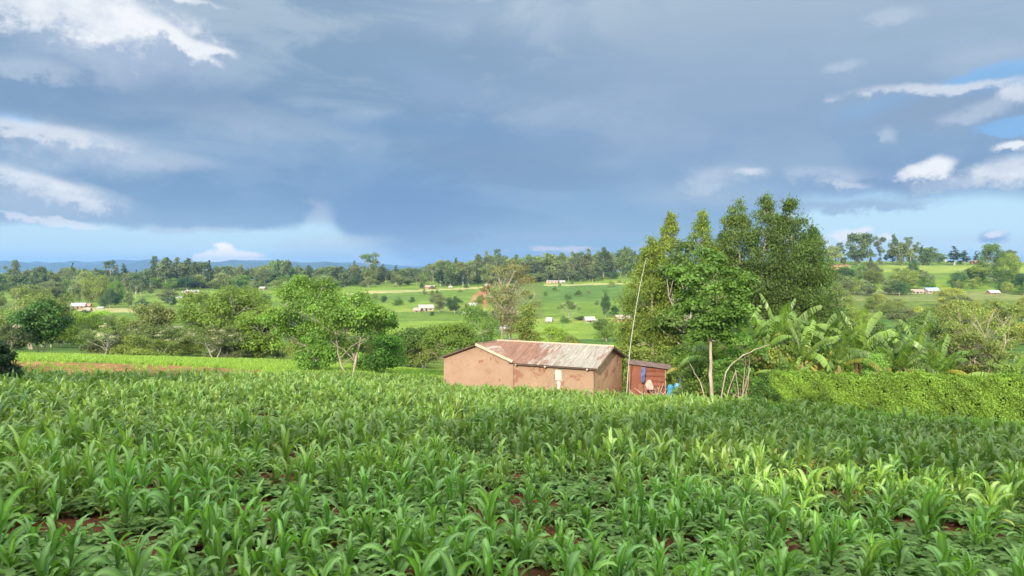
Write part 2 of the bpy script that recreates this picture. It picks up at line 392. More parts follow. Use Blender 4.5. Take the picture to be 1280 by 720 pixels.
def D_at(px, ys, lo=100., hi=900.):
    D = np.linspace(lo, hi, 1600); x = (px-640)/F*D
    y = HY - F*gz(x, D)/D
    k = np.where(y <= ys)[0]
    return float(D[k[0]]) if len(k) else hi
def belt(n, x0, x1, d0, d1, h0, h1, cols, lb, g, kd=('bush', 'round'), seed=1, wr=(1., 1.5)):
    r = rs(seed); xs = np.linspace(x0, x1, n); r.shuffle(xs)
    for px in xs:
        px += r.normal(0, (x1-x0)/n); D = r.uniform(d0, d1); k = kd[r.randint(len(kd))]; c = cols[r.randint(len(cols))]; h = r.uniform(h0, h1)*(1. if k == 'bush' else 1.25)
        if k == 'umb': c = ['olive', 'white'][c in ('grey', 'olive')]
        x, y = at(px, D); z = gz1(x, y)
        put_tree(KM[(k, c, r.randint(2))], px, D, HY-(z+h)/D*F, h*r.uniform(*wr)/D*F, 'bush' if k == 'bush' else 'broadleaf_tree', lb, 'bush' if k == 'bush' else 'tree', g)
# ------------------------------------------------------------------ wooded ridge and valley trees
FT = 'trees on the far wooded ridge'
def far(kind, v, px, D, top, w, label, group=None):
    nm = {'round': 'broadleaf_tree', 'euca': 'eucalyptus_tree', 'cone': 'conifer_tree', 'open': 'eucalyptus_tree'}[kind]
    return put_tree(KF[(kind, v)], px, D, top, w, nm, label, 'tree', group)
for i, (kd, v, px, D, top, w, lb) in enumerate([
    ('open',0,15,560,325,20,'open crowned pale tree at the left end of the ridge, against the blue hills'),
    ('round',1,50,640,333,17,'round dark tree second from the left on the skyline'),
    ('cone',0,91,640,329,9,'thin dark pointed tree on the left skyline, third from the left'),
    ('open',1,138,620,325,17,'tall dark tree with a knobbed top rising above the left ridge before the blue hills'),
    ('cone',1,154,640,328,14,'dark pointed conifer just right of the tall knobbed ridge tree'),
    ('open',0,196,600,320,18,'tallest open crowned eucalyptus at the left of the high clump on the ridge'),
    ('euca',1,208,590,322,20,'tall eucalyptus second from the left in the high ridge clump'),
    ('euca',0,222,600,323,20,'dense tall eucalyptus in the middle of the high ridge clump'),
    ('euca',3,236,610,324,20,'broad dark eucalyptus at the right of the high ridge clump'),
    ('round',1,251,600,327,22,'round topped tree right of the high ridge clump'),
    ('cone',0,262,610,326,11,'dark narrow tree under the small white cumulus cloud'),
    ('euca',2,301,600,331,14,'single slim tree below the right end of the small white cumulus'),
    ('round',3,345,620,325,18,'dark round tree, left one of a pair on the skyline'),
    ('round',1,357,620,325,17,'dark round tree, right one of a pair on the skyline'),
    ('euca',0,443,620,327,10,'small slim tree left of the tall open eucalyptus at mid ridge'),
    ('open',1,462,600,316,25,'tall see-through eucalyptus standing alone above the ridge at centre left'),
    ('euca',2,478,620,331,14,'slim tree right of the tall open eucalyptus'),
    ('cone',1,495,620,330,10,'small dark pointed tree on the ridge left of the cream house'),
    ('euca',3,570,620,323,10,'thin upright tree in the ridge line above the cream houses'),
    ('euca',1,598,600,318,14,'slender eucalyptus, left of the three tallest above the red earth cut'),
    ('euca',2,608,600,315,14,'slender eucalyptus, middle of the three tallest above the red earth cut'),
    ('open',0,621,600,311,16,'tallest feathery eucalyptus above the red earth cut'),
    ('euca',0,735,600,312,16,'tall eucalyptus on the ridge left of the domed one'),
    ('euca',3,755,600,310,20,'dense dark eucalyptus in the ridge row right of centre'),
    ('round',3,783,590,309,18,'dark domed tree at the right end of the central ridge row'),
    ('cone',0,794,590,314,6,'tiny pointed tree right of the dark domed ridge tree'),
    ('round',2,1040,600,308,20,'low pale tree at the left end of the right hand hilltop'),
    ('open',0,1049,610,303,15,'small ball crowned tree on a thin stem on the right hilltop'),
    ('round',1,1074,600,291,28,'large domed dark tree, the broadest on the right hilltop'),
    ('open',1,1100,605,295,16,'open tree right of the broad domed one on the right hilltop'),
    ('euca',3,1117,610,294,13,'tall knobbed eucalyptus near the middle of the right hilltop'),
    ('open',0,1139,615,296,18,'feathery tall eucalyptus right of the knobbed one on the hilltop'),
    ('round',2,1128,600,304,20,'lower bushy tree between two tall eucalyptus on the right hilltop'),
    ('cone',1,1153,620,305,10,'pointed dark tree behind the flat topped one on the right hilltop'),
    ('round',3,1163,600,309,16,'dark bushy tree left of the hilltop house'),
    ('cone',0,1193,600,308,20,'dark bushy conifer right of the hilltop house'),
    ('cone',1,1206,610,312,16,'lower dark conifer right of the bushy hilltop conifer'),
    ('cone',0,1220,610,314,8,'tiny lone conifer left of the brick hut on the hilltop'),
    ('round',2,1262,600,313,16,'scrubby open tree at the far right of the skyline'),
    ]): far(kd, v, px, D, top, w, lb)
rng = rs(7)
GRP = [(-30, 450, 470, 800, 250, 'tree standing in the dense belt of woodland along the left ridge', 'ridge woodland left'),
       (430, 620, 560, 740, 105, 'tree in the skyline row above the long green field at centre', 'ridge woodland centre'),
       (612, 800, 590, 720, 80, 'tree in the dark eucalyptus row on the skyline right of centre', 'ridge woodland right of centre'),
       (1030, 1175, 590, 660, 16, 'low tree filling between the tall ones on the right hilltop', 'hilltop trees')]
for x0, x1, d0, d1, n, lb, g in GRP:
    xs = np.linspace(x0, x1, n); rng.shuffle(xs)
    for px in xs:
        px += rng.normal(0, 3)
        D = rng.uniform(d0, d1)**1
        if x0 < 0:
            D = rng.uniform(470 if px < 200 else 575, 800)
        x, y = at(px, D); z = gz1(x, y)
        h = rng.uniform(8, 15) if x0 < 0 else rng.uniform(8, 15) if x0 == 430 else rng.uniform(13, 21) if x0 == 612 else rng.uniform(5, 9)
        if x0 == 430: h *= np.interp(px, [430, 520, 545, 620], [.95, .75, 1.15, 1.2])
        k = rng.choice(['round', 'euca', 'round', 'euca', 'cone', 'open']) if x0 != 612 else rng.choice(['euca', 'euca', 'round', 'open'])
        v = rng.randint(4) if k in ('round', 'euca') else rng.randint(2)
        top = HY-(z+h)/D*F; w = h*rng.uniform(.6, 1.15)/D*F*(.6 if k in ('euca', 'cone', 'open') else 1)
        far(k, v, px, D, top, w, lb, g)
belt(60, -30, 455, 545, 650, 4, 8, ['olive', 'mid', 'grey', 'mid', 'dark'], 'low bushy tree at the foot of the woodland along the left ridge', 'undergrowth of the left ridge', seed=41, wr=(1.3, 2.))
belt(34, 440, 800, 570, 640, 3, 6, ['olive', 'mid', 'grey', 'dark'], 'low bushy tree at the foot of the skyline trees at centre', 'undergrowth of the central ridge', seed=42, wr=(1.3, 2.))
belt(12, 20, 330, 330, 470, 4, 8, ['olive', 'mid', 'grey', 'mid', 'dark'], 'tree dotted over the green fields of the left valley', 'trees dotted in the left fields', seed=43)
# grove with pale trunks in front of the row
for i, px in enumerate(np.linspace(684, 749, 15)):
    D = D_at(px, 352.5 - (i % 3)); h = rng.uniform(9, 12.5)
    far('euca', [1, 3, 1, 0][i % 4], px+rng.normal(0, 1), D, HY-(gz1(*at(px, D))+h)/D*F, rng.uniform(8, 12), 'slender pale trunked tree in the grove at the top of the green hillside', 'pale trunked grove')
# mid valley trees, placed one by one: kind, colour, variant, px, base row, top row, width px, label
MV = [
 ('round','grey',0,62,378,352,34,'grey green round tree left of the pale trunked stand in the left valley'),
 ('round','olive',0,40,384,357,44,'tall olive tree at left behind the bare branched one'),
 ('round','dark',0,137,385,361,15,'dark blue green dense tree behind the grey roofed farmhouse'),
 ('bush','dark',0,130,385,369,15,'short dark tree at the foot of the dense one behind the grey roofed farmhouse'),
 ('round','olive',1,112,381,342,22,'tall pale olive tree above the grey roofed farmhouse'),
 ('round','olive',0,126,383,345,24,'tall tree in the middle of the stand above the grey roofed farmhouse'),
 ('round','grey',1,98,379,348,22,'grey green tree at the left of the stand above the grey roofed farmhouse'),
 ('round','mid',0,145,384,350,18,'tree at the right of the stand above the grey roofed farmhouse'),
 ('round','grey',0,162,384,366,10,'small reddish grey tree in the field right of the stand'),
 ('round','grey',1,178,384,371,9,'small thin grey tree beside the white roofed hut in the left field'),
 ('bush','grey',0,210,368,362,16,'low bush below the cream house in the left field'),
 ('bush','dark',1,117,398,390,9,'dark ball bush beside the pinkish hut in the left valley'),
 ('bush','grey',1,86,396,383,18,'grey bush left of the grey roofed farmhouse'),
 ('bush','dark',0,235,399,380,30,'dark green spreading bush beneath the pale plank in the left valley'),
 ('round','grey',0,548,390,366,20,'grey green round tree right of the cream longhouse on the hillside'),
 ('round','dark',1,568,392,371,19,'dark round tree on the hillside with a hut at its right'),
 ('bush','dark',0,527,361,354,7,'small dark tree at the left end of the red walled hut on the hillside'),
 ('cone','',0,559,354,346,4,'tiny upright tree standing in the upper green field'),
 ('bush','mid',0,582,360,356,9,'low bushes beside the small huts along the pale track'),
 ('round','dark',0,757,398,367,12,'dark columnar tree on the green hillside right of centre'),
 ('umb','white',0,712,402,377,27,'flat topped whitish tree leaning over the green hillside'),
 ('bush','mid',1,706,404,394,15,'bush beneath the flat topped whitish tree'),
 ('bush','dark',1,726,400,395,20,'low dark bush right of the flat topped whitish tree'),
 ('bush','mid',1,603,396,386,16,'bushy tree beneath the red earth cut'),
 ('bush','grey',0,618,400,390,20,'grey green bush below the red earth cut'),
 ('round','dark',1,1142,352,325,13,'dark upright tree in the middle of the right hillside'),
 ('round','grey',1,1090,352,327,22,'grey green tree at the left of the right hillside trees'),
 ('round','mid',0,1072,354,332,16,'slim tree left of the whitish huts on the right hillside'),
 ('bush','olive',1,1125,353,335,22,'olive bush left of the dark upright tree on the right hillside'),
 ('round','mid',1,1055,352,333,20,'tree by the brown bare patch on the right hillside'),
 ('round','dark',0,1124,370,350,18,'dark round tree left of the blue roofed house'),
 ('umb','olive',0,1148,328,309,26,'wide flat topped tree with pale trunk on the right hilltop'),
 ('umb','olive',1,1067,328,314,22,'flat low tree at the foot of the broad domed hilltop tree'),
 ('umb','olive',0,1085,330,316,20,'second flat low tree beside the broad domed hilltop tree'),
 ('round','grey',0,1200,358,339,16,'round grey tree above the blue roofed house at right'),
 ('round','mid',1,1240,352,305,33,'tall round headed tree standing high at the right of the picture'),
 ('round','olive',0,1262,358,318,28,'bushy olive tree at the right side of the tall round headed tree'),
]
for kd, c, v, px, yb, top, w, lb in MV:
    D = D_at(px, yb)
    if kd == 'cone': far('cone', 0, px, D, top, w, lb)
    else: put_tree(KM[(kd, c, v)], px, D, top, w, {'bush': 'bush', 'round': 'broadleaf_tree', 'umb': 'flat_topped_tree'}[kd], lb, 'bush' if kd == 'bush' else 'tree')
# random scrub belts in the valley
belt(26, 1035, 1290, 330, 420, 4, 8, ['olive', 'grey', 'mid', 'dark'], 'scrubby tree scattered over the right hand hillside', 'right hillside scrub', seed=2)
belt(40, 1000, 1300, 130, 300, 3, 6.5, ['olive', 'grey', 'mid', 'lime', 'olive', 'yel'], 'scrub growing in the valley behind the banana plants at right', 'right valley scrub', seed=3)
belt(26, -20, 330, 190, 300, 2.4, 4.5, ['olive', 'grey', 'mid', 'dark', 'lime'], 'scrub in the bottom of the left valley', 'left valley scrub', seed=4)
belt(22, 500, 830, 130, 210, 2, 4.2, ['olive', 'mid', 'lime', 'mid'], 'scrub in the valley bottom behind the mud house', 'central valley scrub', seed=5)
belt(22, 660, 830, 85, 115, 2.2, 4, ['olive', 'lime', 'grey', 'yel'], 'bushy shrub in the thicket right behind the rusty roof', 'thicket behind the mud house', seed=6, kd=('bush',))
belt(20, -20, 150, 125, 190, 3.5, 6.5, ['olive', 'grey', 'mid', 'lime'], 'tree in the thicket on the far left before the valley', 'far left thicket', seed=8)
belt(18, 120, 520, 98, 120, 2.2, 3.6, ['olive', 'mid', 'grey', 'lime'], 'shrub in the hedge belt beyond the pale strip', 'hedge belt shrubs', seed=9, kd=('bush',))
belt(14, 130, 300, 84, 95, 2., 3.1, ['olive', 'grey', 'olive'], 'flat topped shrub with whitish flower heads in the scrub beyond the pale strip', 'whitish flowering shrubs', kd=('umb', 'bush'), seed=10, wr=(1.6, 2.4))
belt(8, 370, 560, 88, 100, 2.5, 4, ['mid', 'olive', 'dark'], 'dark undergrowth shrub below the big trees left of the house', 'undergrowth left of the house', kd=('bush',), seed=12)

# ------------------------------------------------------------------ nearer trees, each with its own crown
def near(key, kd, px, D, top, w, name, lb, nleaf, L, W, col, bark, seed, cat='tree', **k):
    x, y = at(px, D); z = gz1(x, y); H = zof(top, D)-z; R = w/F*D/2
    t = tree_mesh(key, kd, H, R, seed, nleaf, L, W, col, bark, **k)
    return put_tree(t, px, D, top, w, name, lb, cat, rz=0)
near('n1', 'round', 438, 57, 363, 118, 'broadleaf_tree', 'light green large leaved tree with forked pale stems on the grass left of the house', 9000, .23, .14, (0.132, 0.222, 0.032), BARKP, 101, leafm=LEAFG, ncl=40, base=.3, crad=.68, stems=3, tr=.15, limbs=.8, dens=1.15)
near('n2', 'round', 385, 78, 348, 92, 'broadleaf_tree', 'tall darker tree rising behind the forked pale tree', 9500, .26, .16, (0.115, 0.202, 0.033), BARKG, 102, ncl=44, base=.04, crad=1.23, tr=.22, dens=2.0)
near('n3', 'round', 285, 104, 360, 116, 'broadleaf_tree', 'large domed olive green tree, the widest on the left', 11000, .32, .19, (0.162, 0.221, 0.039), BARKG, 103, ncl=95, base=.04, crad=1.51, tr=.3, dens=2.6)
near('n4', 'round', 328, 90, 386, 62, 'broadleaf_tree', 'yellow green tree between the domed tree and the darker tall tree', 7000, .27, .16, (0.156, 0.243, 0.035), BARKG, 104, ncl=34, base=.04, crad=1.12, dens=2.0)
near('n5', 'bush', 396, 62, 412, 50, 'bush', 'leafy bush at the left foot of the forked pale tree', 4200, .22, .13, (0.135, 0.260, 0.039), BARKG, 105, 'bush', ncl=22, crad=.6, stems=3, tr=.08)
near('n6', 'round', 52, 84, 376, 56, 'mango_tree', 'dark glossy tree with big leaves and bare lower stems near the left edge', 5200, .34, .2, (0.061, 0.129, 0.028), BARKP, 106, leafm=LEAFG, ncl=30, base=.25, crad=.95, stems=3, tr=.2)
near('n7', 'round', 40, 112, 358, 96, 'broadleaf_tree', 'pale olive tree with bare grey branches showing in its crown at left', 6500, .3, .17, (0.176, 0.215, 0.066), BARKP, 107, ncl=40, base=.04, crad=1.34, tr=.3, limbs=1., stems=2, dens=2.0)
near('n8', 'round', 192, 118, 374, 46, 'broadleaf_tree', 'grey green domed tree in front of the left fields', 5200, .3, .17, (0.162, 0.189, 0.061), BARKG, 108, ncl=26, base=.04, crad=1.12, dens=2.0)
near('n9', 'umbrella', 566, 82, 405, 64, 'flat_topped_tree', 'umbrella shaped green tree with a leaning stem just left of the house roof', 6500, .24, .14, (0.149, 0.234, 0.039), BARKP, 109, ncl=36, base=.35, crad=.75, lean=-.1, tr=.13)
near('n10', 'round', 515, 92, 410, 52, 'broadleaf_tree', 'dark green tree right behind the forked pale tree', 5200, .27, .16, (0.088, 0.156, 0.033), BARKG, 110, ncl=26, base=.04, crad=1.12, dens=2.0)
near('n11', 'bush', 475, 66, 405, 60, 'bush', 'large leafy bush at the right foot of the forked pale tree', 6000, .22, .14, (0.128, 0.227, 0.039), BARKG, 111, 'bush', ncl=30, crad=.8, stems=3, tr=.08)
near('n12', 'round', 596, 130, 384, 62, 'broadleaf_tree', 'rounded mid green tree in the valley behind the left gable of the house', 4200, .34, .2, (0.115, 0.189, 0.039), BARKG, 112, ncl=26, base=.04, crad=1.57, dens=2.0)
near('n13', 'round', 638, 78, 322, 66, 'broadleaf_tree', 'tall thin crowned tree with pale bare limbs behind the rusty roof', 4200, .2, .11, (0.216, 0.215, 0.083), BARKP, 113, ncl=60, base=.33, crad=.62, stems=2, tr=.17, limbs=1.)
near('n14', 'bush', 661, 72, 378, 46, 'broadleaf_tree', 'bushy olive tree at the right of the tall thin crowned tree', 5600, .2, .11, (0.182, 0.221, 0.050), BARKG, 114, ncl=34, crad=.7, stems=2, tr=.1)
near('n15', 'bush', 3, 33, 420, 38, 'bush', 'very dark dense bush cut off by the left edge', 5200, .13, .08, (0.041, 0.072, 0.028), BARK, 115, 'bush', ncl=26, crad=.3, stems=3, tr=.05)
near('n16', 'bush', 14, 80, 402, 40, 'flat_topped_shrub', 'dark shrub with whitish flower heads at the left edge beyond the maize', 3600, .2, .12, (0.081, 0.111, 0.044), BARKP, 116, 'shrub', ncl=24, crad=.6, stems=4, tr=.08, alt=((.4,.35,.28), .5))
# eucalyptus stand right of the house
EU = dict(bark=BARKP, droop=1.2, base=.08, ncl=120, tr=.2, yel=.3, limbs=.25, cvar=.4)
near('e1', 'euca', 922, 64, 252, 88, 'eucalyptus_tree', 'tall eucalyptus, left one of the three highest right of the house', 24000, .24, .075, (0.086, 0.132, 0.031), seed=121, crad=1.0, **EU)
near('e2', 'euca', 957, 62, 246, 84, 'eucalyptus_tree', 'tall eucalyptus, middle one of the three highest right of the house', 22000, .24, .075, (0.074, 0.118, 0.030), seed=122, crad=.95, **EU)
near('e3', 'euca', 990, 61, 250, 96, 'eucalyptus_tree', 'tall eucalyptus, right one of the three highest right of the house', 25000, .24, .075, (0.082, 0.127, 0.027), seed=123, crad=1.05, **EU)
near('e4', 'euca', 1014, 63, 285, 80, 'eucalyptus_tree', 'lower dense eucalyptus at the right shoulder of the tall stand', 16000, .26, .085, (0.065, 0.118, 0.027), seed=124, crad=1.0, **EU)
near('e5', 'euca', 838, 62, 268, 66, 'eucalyptus_tree', 'yellow green eucalyptus with a pointed tip above the outhouse', 15000, .24, .08, (0.159, 0.214, 0.034), seed=125, crad=.8, **EU)
near('e6', 'euca', 877, 63, 265, 66, 'eucalyptus_tree', 'eucalyptus with a thin pointed tip between the outhouse and the tall stand', 15000, .24, .08, (0.132, 0.187, 0.031), seed=126, crad=.8, **EU)
near('e7', 'euca', 814, 60, 300, 82, 'eucalyptus_tree', 'broad drooping eucalyptus crossed by the long thin pole', 19000, .24, .08, (0.148, 0.202, 0.034), seed=127, crad=.9, **EU)
near('e8', 'round', 860, 58, 300, 88, 'broadleaf_tree', 'dark leafy tree hidden behind the pale trunked tree', 7000, .28, .17, (0.095, 0.163, 0.033), BARKG, 128, ncl=34, base=.1, crad=.9)
near('e9', 'euca', 905, 66, 292, 90, 'eucalyptus_tree', 'lower dark eucalyptus filling the left side of the tall stand', 15000, .26, .085, (0.065, 0.113, 0.027), seed=129, crad=1.0, **EU)
near('p1', 'round', 891, 37.5, 302, 104, 'broadleaf_tree', 'broad leaved tree with a straight pale trunk standing at the edge of the maize', 7500, .2, .13, (0.086, 0.160, 0.026), BARKP, 131, leafm=LEAFG, ncl=54, base=.34, crad=.46, tr=.095, limbs=.3, dens=1.25)
near('r1', 'round', 1232, 45, 368, 110, 'broadleaf_tree', 'spreading tree with bare pale twisted branches behind the right end of the hedge', 7000, .15, .08, (0.152, 0.193, 0.050), BARKP, 132, ncl=70, base=.25, crad=.42, stems=5, tr=.17, limbs=1.)
near('r2', 'round', 1205, 52, 385, 66, 'broadleaf_tree', 'dense grey green tree to the left of the twisted branched tree', 5200, .18, .11, (0.115, 0.163, 0.050), BARKG, 133, ncl=34, base=.1, crad=.7)
near('r3', 'round', 1108, 52, 392, 40, 'broadleaf_tree', 'dark small leaved tree poking up between the banana plants', 4200, .16, .1, (0.088, 0.150, 0.039), BARKG, 134, ncl=26, base=.2, crad=.5)
near('r4', 'bush', 1096, 41.5, 438, 52, 'bush', 'feathery light green bush just behind the hedge among the bananas', 5000, .12, .04, (0.162, 0.273, 0.055), BARKG, 135, 'bush', ncl=30, crad=.4, stems=3, tr=.05)
near('r5', 'bush', 1155, 41, 446, 60, 'bush', 'low light green bush behind the middle of the hedge', 5000, .13, .05, (0.155, 0.260, 0.050), BARKG, 136, 'bush', ncl=30, crad=.4, stems=3, tr=.05)
near('r6', 'bush', 1262, 38, 450, 60, 'bush', 'yellowish bush behind the right end of the hedge', 4500, .13, .06, (0.173, 0.243, 0.055), BARKG, 137, 'bush', ncl=28, crad=.4, stems=3, tr=.05)
near('h1', 'bush', 960, 36.9, 462, 42, 'bush', 'rounded darker bush at the left end of the clipped hedge', 5500, .085, .055, (0.074, 0.150, 0.028), BARKG, 138, 'bush', ncl=26, crad=.25, stems=2, tr=.04, leafm=HEDGE)
near('s1', 'bush', 925, 40, 412, 80, 'bush', 'loose leafy thicket right of the pale trunk', 4200, .17, .1, (0.135, 0.247, 0.044), BARKP, 139, 'bush', ncl=30, crad=.45, stems=6, tr=.09, limbs=.9)
belt(10, 790, 860, 54, 58, 2.4, 3.8, ['lime', 'mid', 'olive'], 'shrub behind the red lean-to', 'shrubs behind the lean-to', kd=('bush',), seed=19)
belt(22, 850, 1300, 52, 58, 2.6, 4.2, ['olive', 'mid', 'lime', 'mid'], 'shrub in the thicket behind the banana plants', 'thicket behind the bananas', kd=('bush',), seed=14)
belt(14, 880, 985, 44, 52, 2.6, 4.6, ['mid', 'lime', 'mid', 'olive'], 'leafy shrub in the lush tangle between the outhouse and the hedge', 'tangle right of the outhouse', kd=('bush',), seed=15)
belt(16, 985, 1300, 46, 50, 2.0, 3.2, ['mid', 'lime', 'dark'], 'leafy shrub growing under the banana plants', 'shrubs under the bananas', kd=('bush',), seed=16)
belt(9, 950, 1250, 41.5, 43.5, 1.9, 2.9, ['lime', 'mid', 'olive'], 'leafy shrub pushing up in front of the banana plants behind the hedge', 'shrubs in front of the bananas', kd=('bush',), seed=23, wr=(.8, 1.2))
belt(44, 430, 800, 280, 560, 1.8, 4.2, ['mid', 'grey', 'dark', 'olive'], 'small bush dotted on the green hillside beyond the house', 'bushes dotted on the central hillside', kd=('bush',), seed=24)
# slanting bare stems by the pale trunked tree
for i, (pts, lb) in enumerate([([(897,503,37.8),(908,462,38),(925,445,38.3),(950,435,38.6),(962,430,38.8)], 'bare pale stem arching to the right beside the pale trunk'),
                               ([(905,498,37.9),(915,475,38),(921,463,38.1)], 'short bare pale stem right of the pale trunk'),
                               ([(884,500,37.6),(876,478,37.6),(862,455,37.8)], 'thin bare stem leaning left of the pale trunk')]):
    P = np.array([(*at(px, D), zof(py, D)) for px, py, D in pts]); P[0, 2] -= .4
    t = np.linspace(0, 1, len(P)); tt = np.linspace(0, 1, 14)
    Pi = np.c_[[np.interp(tt, t, P[:, j]) for j in range(3)]].T + rs(i).normal(0, .02, (14, 3))
    b = Pi[0].copy(); v, q = tube(Pi-b, np.linspace(.036, .014, 14)*rs(i).uniform(.8, 1.25, 14), 7)
    o = link('bare_stem', np_mesh('bare_stem', v, q, BARKP, smooth=True), loc=tuple(b)); tag(o, lb, 'stem')

# ------------------------------------------------------------------ banana plants
BAN = foliage_mat('banana_leaf', rough=.4, spec=.45, trans=.4, rnd=.15)
DRY = foliage_mat('dry_banana_leaf', rnd=.1, trans=.2)
def banana_mesh(seed, nl, H):
    r = rs(seed); V = []; Q = []; Cc = []; n = 0
    up = H*.52
    for i in range(nl):
        a = i*2.4+r.uniform(-.3, .3); ln = H*r.uniform(.42, .6); e0 = math.radians(88-60*i/nl*r.uniform(.8, 1.1)); bendk = r.uniform(.7, 2.0)*(.5+i/nl)
        m = 22; t = np.linspace(0, 1, m); el = e0-bendk*t**1.6; ds = ln/(m-1)
        ln *= 1.; xr = np.cumsum(np.cos(el)*ds)+.06; zr = np.cumsum(np.sin(el)*ds)+up*r.uniform(.9, 1.02)
        ca, sa = math.cos(a), math.sin(a); W = .42*H/5.5*r.uniform(.8, 1.15)
        w = W*np.clip((t-.1)/.14, 0, 1)**.7*np.sqrt(np.clip(1-((t-.45)/.56)**4, 0, 1)); w[:2] = .025
        base = np.array((.12, .19, .034))*r.uniform(.5, 1.3)*(np.array([1.9,1.1,1.]) if i > nl-3 else 1)
        tear = 0.
        for sd in (-1, 1):
            fold = r.uniform(.15, .8); side = np.array([-sa, ca, 0])*sd
            for j in range(1, m-1):
                if r.rand() < .45: tear = r.uniform(.1, 1.3)
                f = fold+tear*.7; gap = 0.74 if r.rand() < .45 else 1.
                c0 = np.array([ca*xr[j], sa*xr[j], zr[j]]); c1 = np.array([ca*xr[j+1], sa*xr[j+1], zr[j+1]])
                c1 = c0+(c1-c0)*gap; adv = (c1-c0)*.9
                o0 = side*math.cos(f)*w[j]+np.array([0, 0, -math.sin(f)*w[j]])+adv; o1 = side*math.cos(f)*w[j+1]+np.array([0, 0, -math.sin(f)*w[j+1]])+adv
                V += [c0, c1, c1+o1, c0+o0]; Q.append((n, n+1, n+2, n+3)); n += 4
                k = base*r.uniform(.88, 1.12); Cc += [k*1.5, k*1.5, k*.95, k*.95]
                tear *= .8
    leaf = np_mesh('leaves', V, Q, BAN, Cc)
    v, q = tube([(0,0,-.3),(0,0,up*.4),(.03,0,up*.8),(.02,0,up*1.02)], [.17,.14,.11,.08], 10)
    stem = np_mesh('pseudostem', v, q, simple_mat('banana_stem', (.16,.12,.05), (.26,.24,.08), 5, stretch=(1,1,.2)), smooth=True)
    V = []; Q = []; Cc = []; n = 0
    for i in range(11):
        a = r.uniform(0, 6.28); ca, sa = math.cos(a), math.sin(a); z0 = up*r.uniform(.75, 1.0); ln = up*r.uniform(.4, .75); o = r.uniform(.12, .25)
        for j in range(6):
            t0, t1 = j/6, (j+1)/6; w = .13*r.uniform(.6, 1.2)
            V += [(ca*(.1+o*math.sin(t*2.6))+sg*sa*w, sa*(.1+o*math.sin(t*2.6))-sg*ca*w, z0-ln*t) for t, sg in ((t0,-1),(t0,1),(t1,1),(t1,-1))]
            Q.append((n, n+1, n+2, n+3)); n += 4; k = np.array((.36,.25,.12))*r.uniform(.5, 1.2); Cc += [k]*4
    dead = np_mesh('dead_leaves', V, Q, DRY, Cc)
    return stem, leaf, dead, H
BM = [banana_mesh(200+i, [12, 14, 11, 13][i], 5.5) for i in range(4)]
BL = [(905,415,44,'young banana plant just right of the pale trunk'), (928,382,45,'banana plant with upright leaves left of the stand, in front of the eucalyptus'),
      (952,389,44,'banana plant with dry skirt, second in the stand from the left'), (975,369,46,'tallest banana plant, its leaves against the dark eucalyptus'),
      (1003,402,43,'banana plant with brown hanging leaves near the left end of the hedge'), (1022,389,46,'banana plant behind the left part of the hedge with broad leaves'),
      (1048,409,43,'banana plant with large arching leaf over the hedge'), (1072,385,45,'banana plant with dried brown leaves near the middle of the stand'),
      (1098,401,46,'banana plant behind the feathery bush'), (1122,417,43,'shorter banana plant right of the feathery bush'),
      (1146,395,47,'banana plant with one upright unopened leaf at right centre'), (1172,419,44,'low banana plant near the dense grey green tree'),
      (1262,437,43,'banana plant with drooping leaves at the far right'), (988,447,41.5,'small banana sucker directly behind the hedge'), (876,435,47,'banana plant left of the pale trunk near the outhouse')]
for i, (px, top, D, lb) in enumerate(BL):
    x, y = at(px, D); z = gz1(x, y); s, l, d, H = BM[i % 4]; k = (zof(top, D)-z)/H
    e = empty('banana_plant', (x, y, z), i*2.1); e.scale = (k**.6, k**.6, k); tag(e, lb, 'banana plant', 'banana plants behind the hedge')
    link('pseudostem', s, e); link('leaves', l, e); link('dead_leaves', d, e)

